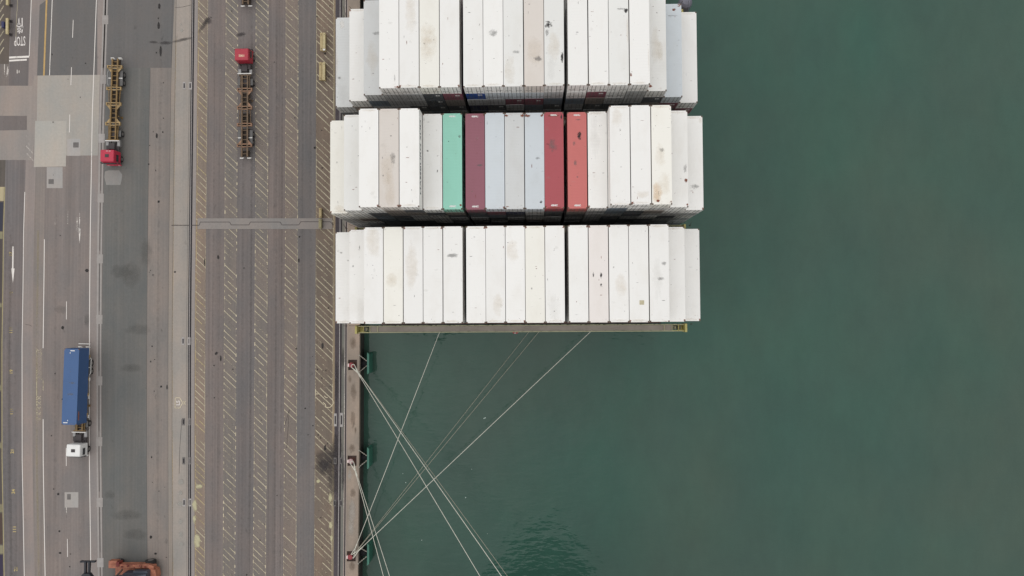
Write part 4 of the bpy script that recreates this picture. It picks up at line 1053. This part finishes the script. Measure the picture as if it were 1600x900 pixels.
    # cab
    bm = BM(); vs = box(bm, -1.22, 1.22, 15.0, 17.15, .85, 3.0, bev=.16)
    for v in bm.verts:
        if v.co.z > 2.2:
            v.co.x *= .93
            if v.co.y > 16: v.co.y -= (v.co.z - 2.2) * .28
    box(bm, -1.16, 1.16, 17.02, 17.22, .4, .9, bev=.05)
    cab = link_mesh('cab', bm, cabm, t); cab.location.y = .6
    bm = BM(); box(bm, -1.05, 1.05, 17.1, 17.17, 1.7, 2.25); link_mesh('windscreen', bm, GLASS, cab)
    for s in (-1, 1):
        bm = BM(); box(bm, *sorted((s * 1.19, s * 1.235)), 15.7, 16.75, 1.65, 2.3); link_mesh('window', bm, GLASS, cab)
        bm = BM(); box(bm, *sorted((s * 1.3, s * 1.48)), 16.95, 17.1, 1.6, 2.3, bev=.03); bar(bm, (s * 1.15, 17.0, 2.3), (s * 1.4, 17.02, 2.25), .05, .05); link_mesh('mirror', bm, FRM, cab)
        bm = BM(); box(bm, *sorted((s * .75, s * 1.05)), 17.2, 17.25, .6, .78); link_mesh('headlight', bm, LAMP, cab)
    if roofbits == 'hatch':
        bm = BM(); box(bm, -.32, .32, 15.75, 16.25, 3.0, 3.05, bev=.02); link_mesh('roof_hatch', bm, FRM, cab)
        bm = BM(); box(bm, -.15, .15, 15.2, 15.26, 3.0, 3.02); box(bm, -.6, -.3, 15.2, 15.26, 3.0, 3.02); link_mesh('lettering', bm, LAMP, cab)
    elif roofbits == 'numbers':
        me = text_mesh('1082', .5, .02); me.materials.clear(); me.materials.append(plain('cream_number', (222, 190, 160), .6))
        o = bpy.data.objects.new('lettering', me); COL.objects.link(o); o.parent = cab; o.location = (.05, 15.75, 3.004); o.rotation_euler = (0, 0, R(180))
    return t
REDC = plain('red_cab_paint', (184, 40, 66), .4, var=.05); REDC2 = plain('red_cab_paint', (172, 46, 62), .4, var=.05); WHC = plain('white_cab_paint', (232, 230, 226), .4, var=.04)
YF = plain('mustard_trailer_paint', (128, 102, 62), .65, var=.3, scale=2); YG = plain('yellow_bolster_paint', (160, 134, 92), .65, var=.4, scale=2)
OF = plain('brown_trailer_paint', (108, 88, 68), .7, var=.3, scale=2); OG = plain('rusty_bolster_paint', (144, 110, 86), .65, var=.4, scale=2)
grp = 'container trucks on the quay'
def at_rear(px, py, z=1.3):
    p = P(px, py, z); return (p.x, p.y, 0)
# truck driving towards the bottom: local +Y points to -Y
pa = P(180.5, 91, 1.3); pb = P(176.5, 222, 1.3)
rzA = math.atan2(pb.y - pa.y, pb.x - pa.x) - R(90)
truck('red cab truck with an empty mustard yellow trailer, heading down beside the drain channel', REDC, YF, YG, (pa.x, pa.y, .03), rzA, 'hatch', grp)
pa = P(382.5, 246, 1.3)
truck('red cab truck with an empty rusty brown trailer on the hatched apron', REDC2, OF, OG, (pa.x, pa.y, .03), R(0.0), 'numbers', grp, bols=(1.95, 5.4, 8.2, 11.2), guard=False)
pa = P(385, 9, 1.0)
truck('empty trailer whose rear end shows at the top edge above the apron truck', REDC2, OF, OG, (pa.x, pa.y, .03), R(0), 'numbers', grp, guard=False)
# loaded truck: the container rests on it and is a thing of its own
ct, cb = P(112.5, 544.5, 4.4), P(108, 664, 4.4)
cc = (ct + cb) / 2; rz = math.atan2(ct.y - cb.y, ct.x - cb.x) - R(90)
hd = Vector((-math.sin(rz), math.cos(rz), 0))
org = Vector((cc.x, cc.y, 0)) + hd * (6.1 + .05)
truck('white cab truck carrying the blue container', WHC, YF, YG, (org.x, org.y, .03), rz + R(180), 'hatch', grp)
cblue = dup(proto); cblue.name = 'shipping_container'
for ch in list(cblue.children):
    if ch.name.startswith('lettering') or ch.name.startswith('placard'): bpy.data.objects.remove(ch)
    elif ch.name.startswith('roof'): ch.data = ROOF.data if False else stained_roof([(0, -.2, .9, .3, 'smudge'), (.2, .1, .8, .25, 'smudge')])
cblue.location = (cc.x, cc.y, 1.56); cblue.rotation_euler = (0, 0, rz); paint_all(cblue, alb((62, 94, 140)))
tag(cblue, 'blue container loaded on the white cab truck on the road', 'container')
if 'group' in cblue: del cblue['group']
for sy in (-1, 1):
    bm = BM(); box(bm, -.2 if sy > 0 else -.95, .5 if sy > 0 else -.25, sy * 5.75 - .07, sy * 5.75 + .07, CH_ + .002, CH_ + .012); box(bm, -.28, -.18, sy * 5.4 - .1, sy * 5.4 + .1, CH_ + .002, CH_ + .012)
    link_mesh('lettering', bm, white_letter, cblue)
bm = BM(); box(bm, CW / 2 - .028, CW / 2 - .012, -5.4, -4.0, 2.2, 2.5); link_mesh('lettering', bm, plain('faded_orange_lettering', (150, 96, 80), .6), cblue)
lt = [o for o in COL.objects if o.get('label') == 'white cab truck carrying the blue container'][0]
for y, d in ((5.2, .3), (8.1, .28), (11.3, .26)):
    bm = BM(); box(bm, -1.34, -1.2, y - d, y + d, 1.15, 1.25); link_mesh('plate', bm, LAMP, lt)
bm = BM()
for a, b in zip([(-1.15, 1.6, 1.1), (-1.36, 1.9, 1.1), (-1.36, 4.2, 1.1)], [(-1.36, 1.9, 1.1), (-1.36, 4.2, 1.1), (-1.15, 4.5, 1.1)]): bar(bm, a, b, .07, .1)
link_mesh('side_guard', bm, LAMP, lt)
bm = BM(); box(bm, -.95, .95, -.62, -.5, .75, .95); link_mesh('rear_bumper', bm, LAMP, lt)
# ================================================================== BINS AND BARRIERS ON THE APRON
BEI = plain('beige_steel', (178, 158, 116), .6, var=.15, scale=2); YLW = plain('yellow_steel', (190, 174, 132), .6, var=.2, scale=2); OLV = plain('olive_steel', (154, 144, 108), .6, var=.2, scale=2)
def gear_bin(x0, y0, x1, y1, lab, style, h=.9):
    a, b = P(x0, y1, h), P(x1, y0, h); cx, cy = (a.x + b.x) / 2, (a.y + b.y) / 2; hx, hy = (b.x - a.x) / 2, (b.y - a.y) / 2
    t = thing('gear_bin', lab, 'storage bin', (cx, cy, .02), 0, 'yellow gear bins on the apron')
    bm = BM(); box(bm, -hx * .92, hx * .92, -hy * .96, hy * .96, .12, h - .08)
    for y in (-.7, 0, .7):
        box(bm, -hx, -hx * .92, y * hy - .05, y * hy + .05, .12, h - .08); box(bm, hx * .92, hx, y * hy - .05, y * hy + .05, .12, h - .08)
    for y in (-.6, .6): box(bm, -hx * .8, hx * .8, y * hy - .1, y * hy + .1, 0, .12)
    link_mesh('body', bm, BEI if style != 'olive' else OLV, t)
    parts = [(-hx, hx * .02, BEI), (hx * .08, hx, YLW)] if style == 'step' else [(-hx, -hx * .22, BEI), (hx * .2, hx, YLW)] if style == 'split' else [(-hx, hx, BEI if style == 'narrow' else OLV)]
    for i, (xa, xb, m_) in enumerate(parts):
        bm = BM(); box(bm, xa, xb, -hy, hy, h - .08, h + (.04 if i else 0), bev=.015)
        for y in (-.82, .82): box(bm, (xa + xb) / 2 - .07, (xa + xb) / 2 + .07, y * hy - .06, y * hy + .06, h, h + .07)
        lid = link_mesh('lid', bm, m_, t)
        bm = BM()
        for y in (-.78, .74): cyl(bm, ((xa + xb) / 2, y * hy, h + .02), ((xa + xb) / 2, y * hy, h + .1), .05, n=8)
        link_mesh('lifting_eye', bm, FRM, lid)
    if style == 'step':
        bm = BM(); box(bm, hx * .1, hx * .95, -hy - .01, -hy * .8, h + .042, h + .06); link_mesh('plate', bm, LAMP, t)
gear_bin(500, 51, 508.5, 79, 'beige and yellow gear bin, the upper one, beside the top left of the ship', 'step')
gear_bin(498.5, 97, 508, 125, 'gear bin with two separate lids, below the beige and yellow one', 'split')
gear_bin(498.3, 325, 502.3, 340, 'narrow beige gear bin just above the cross joint', 'narrow', .8)
gear_bin(497.8, 342, 502.2, 357, 'narrow olive gear bin standing on the cross joint', 'olive', .8)

# ================================================================== REACH STACKER (lower edge)
ORG = plain('orange_machine_paint', (170, 108, 84), .65, var=.45, scale=1); SLT = plain('slate_boom_paint', (66, 72, 84), .5, var=.12, scale=.6); BLK = plain('black_spreader_paint', (34, 36, 42), .55, var=.2)
pr = P(216, 893, 0)
rs = thing('reach_stacker', 'orange reach stacker with a dark boom, cut off by the lower edge', 'reach stacker', (pr.x, pr.y, .02), 0)
bm = BM()   # local x: -3.9 front (left) .. +3.9 rear
for s in (-1, 1):
    prism(bm, [(-3.4, s * 1.55 - .28), (2.7, s * 1.55 - .28), (3.6, s * 1.25 - .28), (3.6, s * 1.25 + .28), (2.7, s * 1.55 + .34), (-3.4, s * 1.55 + .28)], 1.0, 2.15)
box(bm, -3.0, 3.0, -1.2, 1.2, .8, 1.5); box(bm, -2.2, -.9, -1.9, -1.3, 2.15, 2.45); box(bm, .2, 1.6, 1.3, 1.85, 2.15, 2.35, bev=.04)
link_mesh('chassis', bm, ORG, rs)
bm = BM(); prism(bm, [(2.9, -1.25), (3.9, -1.0), (4.1, 0), (3.9, 1.0), (2.9, 1.25)], .7, 2.3); link_mesh('counterweight', bm, ORG, rs)
bm = BM(); box(bm, -3.9, -2.5, 1.15, 2.35, .9, 2.0, bev=.08); box(bm, -3.9, -2.5, -2.35, -1.15, .9, 2.0, bev=.08); link_mesh('front_fender', bm, ORG, rs)
bm = BM(); box(bm, -2.5, -2.0, 1.5, 2.2, 1.0, 2.3, bev=.05); box(bm, -2.0, .9, 1.84, 1.92, 2.16, 2.2); 
for i, (hx_, hy_) in enumerate([(-1.6, 1.5), (-.6, 1.62), (.5, 1.4), (1.4, 1.7), (2.2, 1.45)]):
    cyl(bm, (hx_, hy_, 2.16), (hx_ + .1, hy_, 2.36), .13 + .03 * (i % 2), n=8)
link_mesh('hose_box', bm, plain('dark_red_steel', (120, 50, 44), .6), rs)
bm = BM(); box(bm, -.9, .9, -.75, .75, 1.5, 3.3, bev=.1); cabn = link_mesh('cab', bm, SLT, rs)
bm = BM(); box(bm, -1.0, -.93, -.6, .6, 2.1, 3.1); link_mesh('windscreen', bm, GLASS, cabn)
for x, w in ((-2.9, .62), (2.5, .5)):
    for s in (-1, 1):
        bm = BM(); cyl(bm, (x, s * 1.5, .85), (x, s * 2.15, .85), .85, n=24); wv_ = link_mesh('wheel', bm, TYRE, rs)
        bm = BM(); cyl(bm, (x, s * 2.15, .85), (x, s * 2.2, .85), .42, n=16); link_mesh('rim', bm, RIM, wv_)
tip = P(133.5, 909, 7.5) - Vector((pr.x, pr.y, 0))
bm = BM(); bar(bm, (3.1, -.0, 3.4), (tip.x + .6, tip.y, tip.z + .3), 1.15, 1.0); bar(bm, (3.1, .0, 3.45), (-1.5, -.1, 4.9), 1.7, 1.15); box(bm, .9, 3.2, -1.1, 1.15, 2.3, 3.5, bev=.1); link_mesh('boom', bm, SLT, rs)
bm = BM()
for s in (-1, 1): cyl(bm, (-1.6, s * .95, 2.0), (-1.2, s * .75, 4.6), .16, n=12); box(bm, .6, 1.6, s * .9 - .2, s * .9 + .2, 2.1, 2.8)
link_mesh('lift_cylinder', bm, plain('chrome_cylinder', (150, 150, 146), .3, .7), rs)
bm = BM(); tx, ty, tz = tip
prism(bm, [(tx - .95, ty - .9), (tx + .95, ty - .9), (tx + .95, ty + .6), (tx + .5, ty + 1.2), (tx - .5, ty + 1.2), (tx - .95, ty + .6)], tz - .8, tz - .1)
for s in (-1, 1): box(bm, tx + s * .3 - .14, tx + s * .3 + .14, ty - 2.9, ty + 2.95, tz - .75, tz - .35)
sp = link_mesh('spreader', bm, BLK, rs)
for s in (-1, 1):
    bm = BM(); box(bm, tx - 1.2, tx + 1.2, ty + s * 2.9 - .13, ty + s * 2.9 + .13, tz - .9, tz - .5, bev=.03)
    for q in (-1, 1): cyl(bm, (tx + q * 1.05, ty + s * 2.9, tz - 1.05), (tx + q * 1.05, ty + s * 2.9, tz - .45), .13, n=10)
    link_mesh('end_beam', bm, BLK, sp)

# ================================================================== YARD EDGE ON THE LEFT
def yard_barrier(x0, y0, x1, y1, lab, h=1.1):
    a, b = P(x0, y1, h), P(x1, y0, h); t = thing('steel_barrier', lab, 'barrier', ((a.x + b.x) / 2, (a.y + b.y) / 2, .02)); hx, hy = (b.x - a.x) / 2, (b.y - a.y) / 2
    bm = BM(); box(bm, -hx, hx, -hy, hy, h - .35, h, bev=.05); link_mesh('beam', bm, YLW, t)
    for y in (-.85, .85):
        bm = BM(); box(bm, -.12, .12, y * hy - .12, y * hy + .12, 0, h - .3); box(bm, -.25, .25, y * hy - .25, y * hy + .25, 0, .06); link_mesh('post', bm, FRM, t)
yard_barrier(9, -22, 13, 7.5, 'yellow steel barrier cut off by the top edge in the yard corner')
yard_barrier(8.5, 28, 12.5, 53, 'yellow steel barrier beside the blue cabinet in the yard corner')
a = P(4, 38, 1.2); t = thing('blue_cabinet', 'small dark blue cabinet beside the yellow barrier', 'cabinet', (a.x, a.y, .02))
bm = BM(); box(bm, -.22, .22, -.5, .5, .1, 1.2, bev=.03); link_mesh('body', bm, plain('navy_cabinet', (44, 46, 86), .5), t)
bm = BM(); box(bm, .225, .24, -.44, -.02, .15, 1.15); box(bm, .225, .24, .02, .44, .15, 1.15); link_mesh('door', bm, plain('navy_cabinet_door', (52, 54, 96), .5), t)
bm = BM(); box(bm, -.28, .28, -.56, .56, 0, .1); link_mesh('base', bm, M['concrete'], t)
# dark bays and pale dividers of the yard beyond the kerb
for ya, yb, c_ in [(316, 361, (52, 54, 66)), (374, 472, (78, 70, 68)), (482, 600, (92, 82, 74)), (612, 690, (70, 64, 70)), (702, 786, (84, 76, 72)), (802, 850, (84, 66, 58)), (867, 1000, (58, 50, 70))]:
    patch('yard_bay', [(-60, ya), (2.8, ya), (2.8, yb), (-60, yb)], c_, z=.012, raw=False, spots=.4)
for ya, yb, c_ in [(292, 314, (176, 164, 132)), (362, 373, (138, 131, 104)), (474, 480, (130, 123, 98)), (602, 610, (130, 123, 98)), (692, 700, (130, 123, 98)), (788, 800, (132, 125, 100)), (852, 865, (138, 131, 106))]:
    patch('yard_divider', [(-60, ya), (3.4, ya), (3.4, yb), (-60, yb)], c_, z=.012, raw=False, spots=.4)

# ------------------------------------------------------------------ render
SC.render.engine = 'CYCLES'
SC.cycles.max_bounces = 6; SC.cycles.transparent_max_bounces = 16
SC.render.resolution_x = 1024; SC.render.resolution_y = 576
print('containers', ncont)
